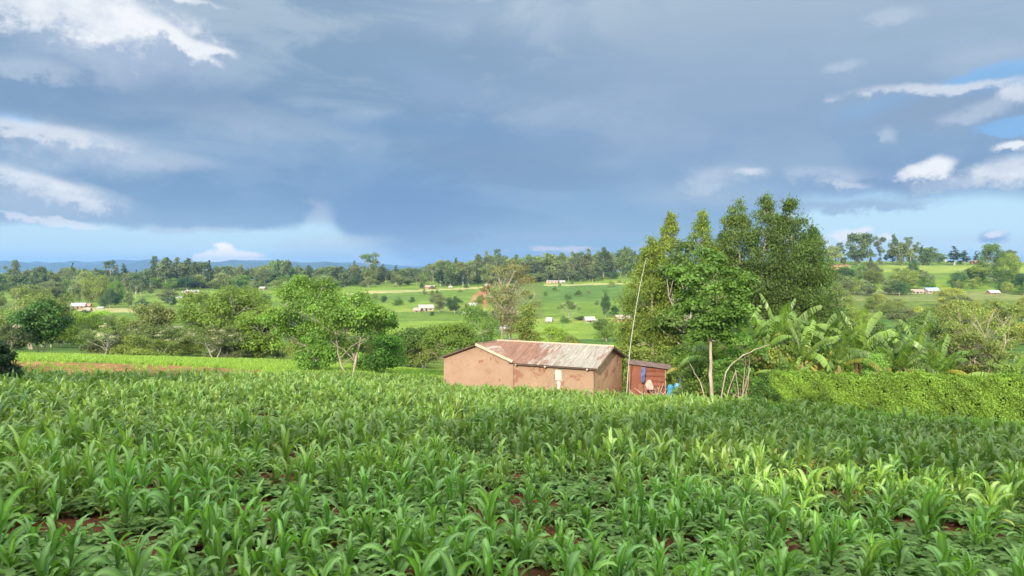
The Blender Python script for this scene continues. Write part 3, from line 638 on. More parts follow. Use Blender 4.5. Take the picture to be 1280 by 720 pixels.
# ------------------------------------------------------------------ clipped hedge
def hedge():
    r = rs(5); n = 80000; u0, u1 = 966, 1345; 
    t = r.uniform(0, 1, n); px = u0+(u1-u0)*t; D = 37.0-7.6*t; x = (px-640)/F*D; y = D
    # path tangent / normal
    P0 = np.array(at(u0, 37.)); P1 = np.array(at(u1, 29.4)); T = (P1-P0)/np.linalg.norm(P1-P0); Nn = np.array([T[1], -T[0]])
    if Nn[1] > 0: Nn = -Nn
    L = np.linalg.norm(P1-P0); s = t*L; bx = P0[0]+T[0]*s; by = P0[1]+T[1]*s
    h = 1.8+.35*t+.07*np.sin(s*1.3)+.05*np.sin(s*4.1)+.04*np.sin(s*9); th = .5
    f = r.uniform(0, 1, n); face = np.where(f < .62, 0, np.where(f < .92, 1, 2))   # front, top, back
    q = r.uniform(-1, 1, n); v = r.uniform(0, 1, n); bul = .05*np.sin(s*2.1+v*5)+.05*np.sin(s*5.3+v*9)+.05*r.normal(0, 1, n)
    off = np.where(face == 0, th+bul, np.where(face == 1, q*th, -th-bul)); lump = np.maximum(0, np.sin(s*2.3)*np.sin(s*5.9+1)*np.sin(s*13.))*.2; zz = np.where(face == 1, h+bul+lump*r.uniform(0, .6, n), v*(h+lump*.4))
    hole = (np.sin(s*3.1+v*6)*np.sin(s*7.7-v*5)*np.sin(v*9+s*2.3) > .52) & (r.rand(n) < .8); off = np.where(hole & (face == 0), off-.28, off)
    X = bx+Nn[0]*off; Y = by+Nn[1]*off; Z = gz(X, Y)+zz
    Nm = np.zeros((n, 3)); Nm[:, 0] = np.where(face == 0, Nn[0], np.where(face == 2, -Nn[0], 0)); Nm[:, 1] = np.where(face == 0, Nn[1], np.where(face == 2, -Nn[1], 0)); Nm[:, 2] = np.where(face == 1, 1., .5)
    V, Q, c = leaves(r, np.c_[X, Y, Z], Nm*1.1, .085, .055, 0, (.15,.25,.03), .4, .25)
    k = (1+.22*np.sin(s*3.3+v*4)*np.sin(s*1.1+v*7)); c *= np.repeat(k, 4)[:, None]
    e = empty('hedge', (P0[0], P0[1], gz1(*P0))); tag(e, 'long clipped bright green hedge running to the right edge behind the maize', 'hedge')
    o = np.array([P0[0], P0[1], gz1(*P0)])
    link('foliage', np_mesh('foliage', V-o, Q, HEDGE, c), e)
    m = MB()   # woody core
    for i in range(48):
        a = P0+T*L*i/47; z = gz1(*a)
        for k in range(2):
            b = a+np.array([r.uniform(-.25, .25), r.uniform(-.25, .25)])
            m.tube([np.array([a[0], a[1], z-.1])-o, np.array([(a[0]+b[0])/2, (a[1]+b[1])/2, z+.7])-o, np.array([b[0], b[1], z+1.4])-o], [.03,.02,.01], 5)
    m.build('branches', BARK, e)
    # inner twig mass that closes the hedge
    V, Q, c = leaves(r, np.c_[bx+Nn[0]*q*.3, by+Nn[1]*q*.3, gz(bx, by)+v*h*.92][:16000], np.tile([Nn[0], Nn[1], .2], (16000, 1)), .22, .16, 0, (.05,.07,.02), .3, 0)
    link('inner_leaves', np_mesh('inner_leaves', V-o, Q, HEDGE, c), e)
hedge()

# ------------------------------------------------------------------ mud house
def mud_mat(name, base, dark, red, seed, relief=.5):
    m, nt, out = new_mat(name); tc = N(nt, 'TexCoord'); v = tc.outputs['Object']
    mp = N(nt, 'Mapping'); mp.inputs['Location'].default_value = (seed*3.1, seed*1.7, 0); nt.links.new(v, mp.inputs[0]); v = mp.outputs[0]
    a = noise(nt, v, 1.1, 8, .7, .6); b = noise(nt, v, .8, 5, .6, 1.2)
    c = ramp(nt, a, [(.3, dark), (.62, base)])
    rm = ramp(nt, b, [(.575, (0,0,0)), (.62, (1,1,1))]); c = mixc(nt, rm, c, red)
    sx = N(nt, 'SeparateXYZ'); nt.links.new(tc.outputs['Object'], sx.inputs[0])
    mr = N(nt, 'MapRange'); setin(mr, From_Min=.6, From_Max=2.2, To_Min=1.15, To_Max=.0); nt.links.new(sx.outputs[2], mr.inputs[0])
    ad = N(nt, 'Math', operation='MULTIPLY'); nt.links.new(mr.outputs[0], ad.inputs[0]); nt.links.new(noise(nt, v, 3, 6, .7), ad.inputs[1])
    sp = ramp(nt, ad.outputs[0], [(.36, (0,0,0)), (.44, (1,1,1))]); c = mixc(nt, sp, c, red)   # plaster fallen off near the ground
    vo = N(nt, 'TexVoronoi', feature='DISTANCE_TO_EDGE'); setin(vo, Scale=.9); 
    nv = N(nt, 'Mix', data_type='VECTOR'); nv.inputs[0].default_value = .35; nt.links.new(v, nv.inputs[4]); 
    nz = N(nt, 'TexNoise'); setin(nz, Scale=4.); nt.links.new(v, nz.inputs['Vector']); nt.links.new(nz.outputs['Color'], nv.inputs[5]); nt.links.new(nv.outputs[1], vo.inputs['Vector'])
    cr = ramp(nt, vo.outputs['Distance'], [(0, (.70,.66,.63)), (.012, (1,1,1))]); c = mixc(nt, .35, c, cr, 'MULTIPLY')
    p = N(nt, 'BsdfPrincipled'); setin(p, Roughness=.95); p.inputs['Specular IOR Level'].default_value = .15; nt.links.new(c, p.inputs['Base Color'])
    bb = N(nt, 'Bump'); setin(bb, Strength=relief, Distance=.06)
    nt.links.new(noise(nt, v, 3.5, 8, .65), bb.inputs['Height']); nt.links.new(bb.outputs[0], p.inputs['Normal']); nt.links.new(p.outputs[0], out.inputs[0]); return m
MUD1 = mud_mat('mud_plaster', (.30,.195,.13), (.245,.15,.098), (.225,.10,.063), 1)
MUD2 = mud_mat('mud_plaster_front', (.30,.195,.128), (.25,.155,.10), (.225,.105,.068), 5, .35)
MUD3 = mud_mat('mud_plaster_gable', (.46,.28,.17), (.36,.205,.12), (.28,.14,.085), 9, 1.0)
REDW = mud_mat('red_mud', (.21,.08,.05), (.15,.052,.033), (.24,.10,.065), 3, .6)
def roof_mat(name, kind):
    m, nt, out = new_mat(name); tc = N(nt, 'TexCoord'); v = tc.outputs['Object']
    mp = N(nt, 'Mapping'); mp.inputs['Scale'].default_value = (2.0, .35, 1); nt.links.new(v, mp.inputs[0]); w = mp.outputs[0]
    n1 = noise(nt, w, 1.6, 8, .7, .4); n2 = noise(nt, w, 7, 6, .7)
    rust = ramp(nt, n2, [(.3, (.12,.052,.032)), (.7, (.24,.125,.08))]); zinc = ramp(nt, n2, [(.3, (.18,.155,.125)), (.7, (.31,.285,.245))])
    # every sheet rusts at its own pace
    sx = N(nt, 'SeparateXYZ'); nt.links.new(v, sx.inputs[0])
    dv = N(nt, 'Math', operation='DIVIDE'); dv.inputs[1].default_value = .76; nt.links.new(sx.outputs[0], dv.inputs[0])
    fl = N(nt, 'Math', operation='FLOOR'); nt.links.new(dv.outputs[0], fl.inputs[0]); wn = N(nt, 'TexWhiteNoise', noise_dimensions='1D'); nt.links.new(fl.outputs[0], wn.inputs['W'])
    ad = N(nt, 'Math', operation='MULTIPLY_ADD'); ad.inputs[1].default_value = .22; nt.links.new(wn.outputs[0], ad.inputs[0]); nt.links.new(n1, ad.inputs[2])
    if kind == 'main':     # rusty end towards the wing
        g = N(nt, 'MapRange'); setin(g, From_Min=-8.2, From_Max=-3.4, To_Min=.42, To_Max=.02); nt.links.new(sx.outputs[0], g.inputs[0])
        a2 = N(nt, 'Math', operation='ADD'); nt.links.new(ad.outputs[0], a2.inputs[0]); nt.links.new(g.outputs[0], a2.inputs[1]); src = a2.outputs[0]
    else:
        a2 = N(nt, 'Math', operation='ADD'); a2.inputs[1].default_value = .12; nt.links.new(ad.outputs[0], a2.inputs[0]); src = a2.outputs[0]
    k = ramp(nt, src, [(.60, (0,0,0)), (.70, (1,1,1))])
    mp2 = N(nt, 'Mapping'); mp2.inputs['Scale'].default_value = (9, .5, 1); nt.links.new(v, mp2.inputs[0]); st = noise(nt, mp2.outputs[0], 1.5, 5, .7)
    c = mixc(nt, k, zinc, rust); c = mixc(nt, 1., c, ramp(nt, st, [(.3, (.68,.64,.6)), (.65, (1.3,1.3,1.3))]), 'MULTIPLY')
    fr = N(nt, 'Math', operation='FRACT'); nt.links.new(dv.outputs[0], fr.inputs[0]); c = mixc(nt, 1., c, ramp(nt, fr.outputs[0], [(0, (.55,.5,.47)), (.06, (1,1,1))]), 'MULTIPLY'); p = N(nt, 'BsdfPrincipled'); setin(p, Roughness=.6, Metallic=.0); nt.links.new(c, p.inputs['Base Color']); nt.links.new(p.outputs[0], out.inputs[0]); return m
WOOD = simple_mat('weathered_wood', (.16,.11,.07), (.34,.25,.17), 6, stretch=(1,1,.3)); PALEW = simple_mat('pale_board', (.33,.27,.18), (.42,.36,.26), 5)
DARKW = simple_mat('dark_board', (.06,.035,.025), (.12,.07,.05), 6); LIME = simple_mat('lime_wash', (.40,.35,.27), (.52,.48,.40), 5)
def corrugated(fn, L, S, mat, name, parent, amp=.018, wl=.12):
    """sheet of length L along the eave, S up the slope; fn(u, v, h) -> local point"""
    nu = int(L/wl*6)+1; us = np.linspace(0, L, nu); hs = amp*np.sin(us/wl*2*PI); rows = 7
    V = []; 
    for k in range(rows):
        v = S(us) * k/(rows-1) if callable(S) else np.full(nu, S*k/(rows-1))
        V += [fn(a, b, h + (.012 if k % 2 else 0)) for a, b, h in zip(us, v, hs)]
    Q = [(k*nu+j, k*nu+j+1, (k+1)*nu+j+1, (k+1)*nu+j) for k in range(rows-1) for j in range(nu-1)]
    me = pymesh(name, V, Q, mat, True); o = link(name, me, parent)
    return o
def house():
    th = math.radians(27); D0 = 46.5; cx, cy = at(742, D0); zb = gz1(cx, cy)-1.0
    e = empty('mud_house', (cx, cy, zb), -th); tag(e, 'long mud walled house with a rusty corrugated iron roof and two gables', 'house')
    # local frame: +x right along the front, +y to the back, origin at the front right corner
    LM, WM = 5.5, 5.3; LW, DW = 5.25, 5.6; ze = -6.13-zb; zr = -5.2-zb
    mb = MB(); mb.add([(-LM,0,0),(0,0,0),(0,0,ze),(-LM,0,ze),(-LM,.22,0),(0,.22,0),(0,.22,ze),(-LM,.22,ze)], [(0,1,2,3),(5,4,7,6)]); 
    # window cut: build the front from strips around the opening
    wx0, wx1, wz0, wz1 = -2.62, -2.12, ze-1.02, ze-.30
    mb = MB()
    for a, b in (((-LM,0,0),(wx0,.22,ze)), ((wx1,0,0),(0,.22,ze)), ((wx0,0,0),(wx1,.22,wz0)), ((wx0,0,wz1),(wx1,.22,ze))): mb.box(a, b)
    mb.build('front_wall', MUD2, e)
    mb = MB(); mb.add([(0,.22,0),(0,WM,0),(0,WM,ze),(0,WM/2,zr),(0,.22,ze+(zr-ze)*.22/(WM/2)),(-.22,.22,0),(-.22,WM,0),(-.22,WM,ze),(-.22,WM/2,zr),(-.22,.22,ze+(zr-ze)*.22/(WM/2))],
        [(0,1,2,3,4),(9,8,7,6,5),(0,4,9,5),(1,6,7,2),(2,7,8,3),(3,8,9,4)])
    mb.add([(0,.22,ze-.002),(0,0,ze-.002),(0,.22,ze+.08)], [(0,1,2)])
    g = mb.build('gable_wall', MUD3, e); tag(g, 'right gable wall with rough scored mud')
    X1 = -LM-.003; X0 = X1-LW; xm = (X0+X1)/2
    mb = MB(); F0 = -.04
    mb.add([(X0,F0,0),(X1,F0,0),(X1,F0,ze),(xm,F0,zr),(X0,F0,ze),(X0,F0+.25,0),(X1,F0+.25,0),(X1,F0+.25,ze),(xm,F0+.25,zr),(X0,F0+.25,ze)],
        [(0,1,2,3,4),(9,8,7,6,5),(0,4,9,5),(1,6,7,2),(2,7,8,3),(3,8,9,4)])
    g = mb.build('gable_wall', MUD1, e); tag(g, 'left gable wall with red patches where the plaster fell off')
    mb = MB(); mb.box((X0,.21,0),(X0+.2,DW,ze-.03)); mb.box((X0+.2,DW-.2,0),(X1,DW,ze)); mb.box((X1-.2,WM,0),(X1,DW-.2,ze)); mb.box((X1,WM-.22,0),(-.22,WM,ze)); mb.build('rear_wall', MUD1, e)
    sM = math.hypot(WM/2, zr-ze); a = math.atan2(zr-ze, WM/2); ov = .38; ca, sa = math.cos(a), math.sin(a)
    R1 = roof_mat('corrugated_roof', 'main'); R2 = roof_mat('corrugated_roof_wing', 'wing')
    dz = .07
    def front(u, v, h):    # u from the left limit to the right overhang; starts on the wing's valley
        return (-LM-.25+u, -ov*ca+v*ca-h*sa, ze-ov*sa+v*sa+dz+h*ca)
    Lf = LM+.25+.35
    corrugated(front, Lf, sM+ov, R1, 'roof_sheet', e)
    # piece of the main roof above the valley, left of the front corner, stays over the wing
    corrugated(lambda u, v, h: (-LM-.25-LW*.5+u, WM/2-(LW*.5-u)*0-(u/(LW*.5))*v*ca*1.0, zr+dz+.012-(u/(LW*.5))*v*sa+h), LW*.5, sM*.99, R1, 'roof_sheet', e)
    corrugated(lambda u, v, h: (-LM-LW*.5+u, WM+ov*ca-v*ca-h*sa, ze-ov*sa+v*sa+dz+h), LM+LW*.5+.35, sM+ov, R1, 'roof_sheet', e)
    sW = math.hypot(LW/2, zr-ze); b = math.atan2(zr-ze, LW/2); cb, sb = math.cos(b), math.sin(b)
    LwR = DW+.55
    rot = lambda f: f
    o = corrugated(lambda u, v, h: (X1+.02+ov*.25*cb-v*cb+h*sb, -.32+u, ze-ov*.25*sb+v*sb+dz+.01+h-.035*u*v/sW), LwR, sW+ov*.25, R2, 'roof_sheet', e)
    o = corrugated(lambda u, v, h: (X0-ov*cb+v*cb-h*sb, -.32+u, ze-ov*sb+v*sb+dz+h-.035*u*v/sW), LwR, sW+ov, R2, 'roof_sheet', e)
    # barge boards and fascia
    def board(p, q, w, t, mat, nm):
        p = np.array(p, float); q = np.array(q, float); d = (q-p)/np.linalg.norm(q-p); n = np.cross(d, (0, 1, 0) if abs(d[1]) < .5 else (1, 0, 0)); n /= np.linalg.norm(n); s = np.cross(n, d)
        V = [p+n*i*w/2+s*j*t/2 for i, j in ((-1,-1),(1,-1),(1,1),(-1,1))]+[q+n*i*w/2+s*j*t/2 for i, j in ((-1,-1),(1,-1),(1,1),(-1,1))]
        m = MB(); m.add(V, [(0,1,2,3),(7,6,5,4),(0,4,5,1),(1,5,6,2),(2,6,7,3),(3,7,4,0)]); return m.build(nm, mat, e)
    board((X1+.12, -.36, ze-.03+dz), (xm, -.36, zr+dz+.02), .17, .03, PALEW, 'barge_board')
    board((X0-ov*cb, -.36, ze-ov*sb+dz-.03), (xm, -.36, zr+dz-.03), .09, .03, DARKW, 'barge_board')
    board((.37, -ov*ca, ze-ov*sa+.03), (.37, WM/2, zr+.03), .11, .03, WOOD, 'barge_board')
    board((.37, WM+ov*ca, ze-ov*sa+.03), (.37, WM/2, zr+.03), .13, .03, DARKW, 'barge_board')
    board((-LM+.12, -ov*ca+.06, ze-ov*sa+.0), (.34, -ov*ca+.06, ze-ov*sa+.0), .08, .03, DARKW, 'fascia')
    board((-LM-LW/2, WM/2, zr+dz+.03), (.36, WM/2, zr+dz+.03), .10, .03, PALEW, 'ridge_cap')
    board((xm, -.34, zr+dz+.035), (xm, DW+.2, zr+dz+.035-.2), .14, .05, WOOD, 'ridge_cap')
    for x in (-3.1, -.28, -LM+.35):
        m = MB(); m.box((x-.05, -ov*ca-.06, ze-.2), (x+.05, -.0, ze-.1)); m.build('rafter_end', PALEW if x > -5 else WOOD, e)
    # roof-level window with a white washed shutter and a lime run beneath it
    w = MB(); w.box((wx0-.05,-.02,wz0-.05),(wx0+.03,.1,wz1+.05)); w.box((wx1-.03,-.02,wz0-.05),(wx1+.05,.1,wz1+.05)); w.box((wx0+.03,-.02,wz1-.03),(wx1-.03,.1,wz1+.05)); w.box((wx0+.03,-.02,wz0-.05),(wx1-.03,.1,wz0+.03))
    f = w.build('window', WOOD, e)
    s = MB(); s.box((wx0+.03,.04,wz0+.03),(wx1-.03,.07,wz1-.03)); s.box((wx0+.24,.028,wz0+.03),(wx0+.27,.04,wz1-.03)); s.build('shutter', LIME, f)
    st = MB(); prof = [(0,.26),(-.15,.24),(-.3,.16),(-.42,.17),(-.58,.11),(-.7,.05)]
    V = []; xo = [0,.02,.03,.0,-.04,-.08]
    for (z, hw), dx in zip(prof, xo): V += [(-2.36+dx-hw*.4, -.006, wz0-.05+z), (-2.36+dx+hw*.6, -.006, wz0-.05+z)]
    st.add(V, [(2*i, 2*i+2, 2*i+3, 2*i+1) for i in range(5)]); st.build('lime_stain', LIME, e)
    return e
house()

def outhouse():
    D0 = 48.6; cx, cy = at(786, D0); zb = gz1(cx, cy)-.6; e = empty('mud_outhouse', (cx, cy, zb), math.radians(-8))
    tag(e, 'small red mud lean-to with a low flat iron roof right of the long house', 'outhouse')
    W = 2.35; zl = -6.22-zb; zr_ = -6.5-zb; d = 2.2
    m = MB(); m.add([(0,0,0),(.85,0,0),(.85,0,zl-.1),(0,0,zl),(0,.1,0),(.85,.1,0),(.85,.1,zl-.1),(0,.1,zl)], [(0,1,2,3),(7,6,5,4),(0,4,5,1),(1,5,6,2),(2,6,7,3),(3,7,4,0)]); m.build('door', REDW, e)
    rw = rs(4); V = []; nx, nz = 26, 40   # uneven courses of the right part of the wall
    for j in range(nz+1):
        for i in range(nx+1):
            x = .86+(W-.86)*i/nx; z = (zl-.1+(zr_-zl+.1)*i/nx)*j/nz
            V.append((x, .08+.05*math.sin(z*19+.4*math.sin(x*3))+rw.uniform(-.015, .015), z))
    k = nx+1; Q = [(j*k+i, j*k+i+1, (j+1)*k+i+1, (j+1)*k+i) for j in range(nz) for i in range(nx)]
    link('front_wall', pymesh('front_wall', V, Q, REDW, True), e)
    m = MB(); m.add([(W,.1,0),(W,d,0),(W,d,zr_),(W,.1,zr_),(W-.15,.1,0),(W-.15,d,0),(W-.15,d,zr_),(W-.15,.1,zr_)], [(0,1,2,3),(7,6,5,4),(0,3,7,4),(3,2,6,7),(1,5,6,2)])
    m.box((0,d-.15,0),(W-.15,d,zr_-.1)); m.box((0,.1,0),(.12,d-.15,zl-.1)); m.build('side_wall', REDW, e)
    corrugated(lambda u, v, h: (-.1+u, -.25+v, zl+.02-(u/(W+.5))*(zl-zr_)*1.15+h), W+.5, d+.4, simple_mat('dark_iron_sheet', (.10,.06,.05), (.22,.15,.12), 3), 'roof', e)
    for x in (.02, .84, W-.05):
        m = MB(); m.tube([(x,-.06,0),(x+.01,-.06,zl*.5),(x,-.05,zl-.12-(x/W)*.25)], .035, 7); m.build('post', WOOD, e)
    return e
outhouse()
# long thin pole, clothes, fire wood, drums
def polyl(pts, n=24):
    P = np.array([(*at(px, D), zof(py, D)) for px, py, D in pts]); t = np.linspace(0, 1, len(P)); tt = np.linspace(0, 1, n)
    return np.c_[[np.interp(tt, t, P[:, j]) for j in range(3)]].T
P = polyl([(783,497,46.2),(785,465,46.2),(788,430,46.2),(795,385,46.2),(801,352,46.2),(808,322,46.2)]); k = np.ones(5)/5
Ps = P.copy(); Ps[2:-2] = np.array([np.convolve(P[:, j], k, 'valid') for j in range(3)]).T; b = Ps[0].copy(); b[2] -= .3
v, q = tube(np.vstack([[0, 0, 0], Ps-b]), np.r_[.05, np.linspace(.027, .012, len(Ps))], 8)
o = link('aerial_pole', np_mesh('aerial_pole', v, q, simple_mat('pale_pole', (.34,.31,.26), (.46,.43,.38), 3), smooth=True), loc=tuple(b)); tag(o, 'very long thin pale pole leaning to the right beside the gable of the house', 'pole')
def cloth(name, px, top, bot, wpx, D, mat, lb, seed, shape):
    r = rs(seed); x, y = at(px, D); z1 = zof(top, D); z0 = zof(bot, D); w = wpx/F*D; V = []; nx, nz = 12, 14
    for j in range(nz+1):
        t = j/nz; ww = w*np.interp(t, [0, .3, .7, 1], shape); off = .1*math.sin(t*3+seed)*w
        for i in range(nx+1): s = i/nx-.5; V.append((s*ww+off, .05*math.sin(s*16+t*3)+.02*math.sin(t*9+s*5), (1-t)*(z1-z0)))
    k = nx+1; Q = [(j*k+i, j*k+i+1, (j+1)*k+i+1, (j+1)*k+i) for j in range(nz) for i in range(nx)]
    me = pymesh(name, V, Q, mat, True); o = link(name, me, loc=(x, y, z0)); md = o.modifiers.new('t', 'SOLIDIFY'); md.thickness = .012; tag(o, lb, 'clothing'); return o
cloth('cloth', 804, 459, 478, 6, 47.9, simple_mat('blue_cloth', (.05,.07,.16), (.14,.17,.32), 4), 'dark blue garment hanging on the red wall of the lean-to', 2, [.7, 1, .8, .45])
cloth('cloth', 812, 475, 487, 9, 47.5, simple_mat('pink_cloth', (.6,.25,.22), (.75,.42,.36), 4), 'pink cloth spread over the woodpile by the lean-to', 4, [.5, .9, 1, .8])
def woodpile():
    D = 47.3; x, y = at(819, D); z = gz1(x, y)-.1; e = empty('woodpile', (x, y, z)); tag(e, 'heap of brown firewood sticks leaning against the red lean-to wall', 'firewood'); r = rs(9)
    for i in range(46):
        m = MB(); a = r.uniform(-1.1, 1.3); h = r.uniform(.5, 1.25)*(1-abs(a)*.25); t = r.normal(0, .45)
        m.tube([(a, r.uniform(-.3,.2), 0), (a+t*.5*h+r.normal(0,.05), r.uniform(-.1,.3), h*.55), (a+t*h, .35, h)], [.035,.028,.018], 5)
        m.build('stick', BARK if i % 3 else BARKP, e)
woodpile()
def drum(px, top, D, w, lb, mat, lid=True):
    x, y = at(px, D); z = gz1(x, y); e = empty('water_drum', (x, y, z)); tag(e, lb, 'container'); H = zof(top, D)-z; R = w/F*D/2
    prof = [(0,0),(R*.93,0),(R,.04)]+[(R*(1.03 if k % 4 == 0 else 1.), H*(.06+.84*k/12)) for k in range(13)]+[(R*.96,H*.93),(R*.6,H*.97)]
    n = 22; V = [(r_*math.cos(2*PI*i/n), r_*math.sin(2*PI*i/n), h) for r_, h in prof for i in range(n)]; Q = [(k*n+i, k*n+(i+1)%n, (k+1)*n+(i+1)%n, (k+1)*n+i) for k in range(len(prof)-1) for i in range(n)]
    link('body', pymesh('body', V, Q, mat, True), e)
    m = MB(); m.tube([(0,0,H*.96),(0,0,H*.99),(0,0,H)], [R*.62,R*.62,R*.55], 18); m.add([(R*.55*math.cos(2*PI*i/18), R*.55*math.sin(2*PI*i/18), H) for i in range(18)], [tuple(range(18))]); m.build('lid', mat, e)
BLUE = simple_mat('blue_plastic', (.03,.18,.32), (.06,.26,.42), 3, rough=.45); GREY = simple_mat('grey_plastic', (.12,.15,.18), (.22,.25,.28), 3, rough=.5)
drum(838.5, 481, 47.2, 8, 'light blue plastic drum at the right end of the lean-to', BLUE); drum(846, 479, 47.6, 6, 'blue plastic drum farthest to the right beside the bushes', simple_mat('pale_blue_plastic', (.10,.30,.42), (.16,.38,.5), 3, rough=.45)); drum(851, 468, 48.1, 5, 'tall dark grey container behind the blue drums', GREY)

# ------------------------------------------------------------------ farmhouses across the valley
def fm(name, c): return simple_mat(name, tuple(x*.85 for x in c), c, 1.2, bump=.1)
HW = dict(cream=fm('cream_wall', (.34,.27,.19)), pink=fm('pinkish_wall', (.50,.30,.22)), brown=fm('brown_wall', (.30,.17,.10)), white=fm('white_wall', (.34,.31,.27)), red=fm('brick_wall', (.42,.17,.10)))
HR = dict(white=fm('white_roof', (.32,.30,.27)), grey=fm('grey_roof', (.42,.40,.42)), rust=fm('rust_roof', (.34,.17,.12)), blue=fm('blue_roof', (.30,.42,.60)), pinkr=fm('faded_roof', (.30,.235,.19)))
DARK = simple_mat('dark_opening', (.03,.025,.02), (.05,.04,.03), 3)
def farmhouse(px, yb, w, h, wall, roof, lb, rz=.25, nwin=2):
    D = D_at(px, yb); x, y = at(px, D); z = gz1(x, y)-.4; w *= .88; h *= .9; W = w/F*D; H = h/F*D+.4; Dp = min(W*.6, 6); he = H*.62
    e = empty('farmhouse', (x, y, z), rz); tag(e, lb, 'house'); m = MB()
    m.add([(-W/2,0,0),(W/2,0,0),(W/2,Dp,0),(-W/2,Dp,0),(-W/2,0,he),(W/2,0,he),(W/2,Dp,he),(-W/2,Dp,he),(-W/2,Dp/2,H-.1),(W/2,Dp/2,H-.1)],
          [(0,1,5,4),(1,2,6,9,5),(2,3,7,6),(3,0,4,8,7)]); m.build('wall', HW[wall], e)
    m = MB(); o = .35
    for s in (0, 1):
        ya = -o if s == 0 else Dp+o; za = he-o*(H-he)/(Dp/2)
        A = [(-W/2-o,ya,za),(W/2+o,ya,za),(W/2+o,Dp/2,H),(-W/2-o,Dp/2,H)]; m.add(A+[(a,b_,c-.08) for a,b_,c in A], [(0,1,2,3),(7,6,5,4),(0,4,5,1),(1,5,6,2),(2,6,7,3),(3,7,4,0)])
    m.build('roof', HR[roof], e)
    m = MB(); m.box((-.4,-.05,0),(.4,-.003,he*.82)); m.build('door', DARK, e)
    for s in ((-1, 1) if nwin == 2 else (1,)):
        m = MB(); m.box((s*W*.3-.4,-.05,he*.45),(s*W*.3+.4,-.003,he*.75)); m.build('window', DARK, e)
FH = [(97,386,17,8,'brown','grey','brown farmhouse with a grey two-slope roof among trees in the left valley'),(108,391,9,7,'pink','pinkr','pinkish hut below the grey roofed farmhouse'),
 (109,384,7,5,'red','rust','small rusty shed touching the right side of the grey roofed farmhouse'),(28,397,9,5,'white','white','small pale hut half hidden by trees near the left edge'),
 (125,386,7,3,'white','white','tiny white shed right of the grey roofed farmhouse'),(172,391,8,3,'white','white','low white roofed shed in the field left of the grey domed tree'),
 (180,358,14,5,'cream','white','cream house group under the trees at the top of the left fields'),(220,358,6,6,'cream','white','small cream hut with bright front under the high ridge clump'),
 (240,367,17,5,'pink','white','cream and white house at the wood edge in the left fields'),(224,373,9,2.5,'white','white','low white sheet roof in the middle of the left fields'),(231,367,7,3.5,'brown','white','small shed at the left end of the cream and white house'),
 (327,362,9,4,'brown','white','brown hut with white roof just above the dark tall tree'),(431,352,13,6,'pink','rust','pinkish house with rust roof at the left end of the upper field'),(441,354,8,3,'white','pinkr','low shed right of the pinkish rust roofed house'),
 (512,350,14,5,'cream','white','long cream house below the ridge trees at centre'),(524,349,8,4,'pink','white','small hut right of the long cream house under the ridge'),(531,347,6,6,'white','white','bright white hut right of the long cream house, nearest the ridge trees'),
 (537,361,13,5,'red','pinkr','red walled hut on the pale track beside a small dark tree'),(563,360,4,3,'cream','white','tiny cream hut in the middle of the pale track'),(608,358,4,4,'cream','white','tiny hut at the upper end of the red earth cut'),
 (533,389,20,9,'cream','white','cream longhouse with pale roof on the hillside left of two round trees'),(521,390,9,6,'pink','pinkr','lower pinkish hut joined to the left of the cream longhouse'),
 (591,385,10,7,'cream','white','square cream hut left of the red earth cut'),(581,392,5,4,'white','white','tiny white hut at the right foot of the dark round tree'),(629,413,9,8,'white','white','white hut in the valley just left of the tall thin crowned tree'),
 (690,354,16,4,'pink','pinkr','long pinkish house at the left end of the pale trunked grove'),(703,354,7,4,'cream','white','small cream hut right of the long pinkish house'),
 (686,403,7,7,'cream','white','small hut left of the flat topped whitish tree'),(738,403,13,8,'cream','white','white roofed cream house between two trees on the hillside'),(750,403,7,4,'white','white','low white shed right of the white roofed cream house'),
 (780,402,20,9,'brown','pinkr','brown house with a wide faded roof at the left of the eucalyptus'),
 (1147,367,15,6,'cream','pinkr','cream hut left of the blue roofed house'),(1168,367,20,8,'cream','blue','cream house with a pale blue roof on the right hillside'),(1189,366,11,5,'white','grey','low pale shed right of the blue roofed house'),
 (1181,370,6,4,'pink','pinkr','tiny pinkish hut in front of the blue roofed house'),(1078,354,14,5,'cream','white','whitish long hut under the trees left on the right hillside'),(1181,323,9,6,'cream','pinkr','cream house among conifers on the right hilltop'),
 (1220,330,11,5,'red','rust','orange brick hut on the right hilltop'),(1244,368,14,6,'brown','grey','dark hut under the tall round headed tree at right')]
for i, a in enumerate(FH): farmhouse(*a, rz=[.25, -.2, .1, -.35][i % 4], nwin=2 if a[2] > 8 else 1)

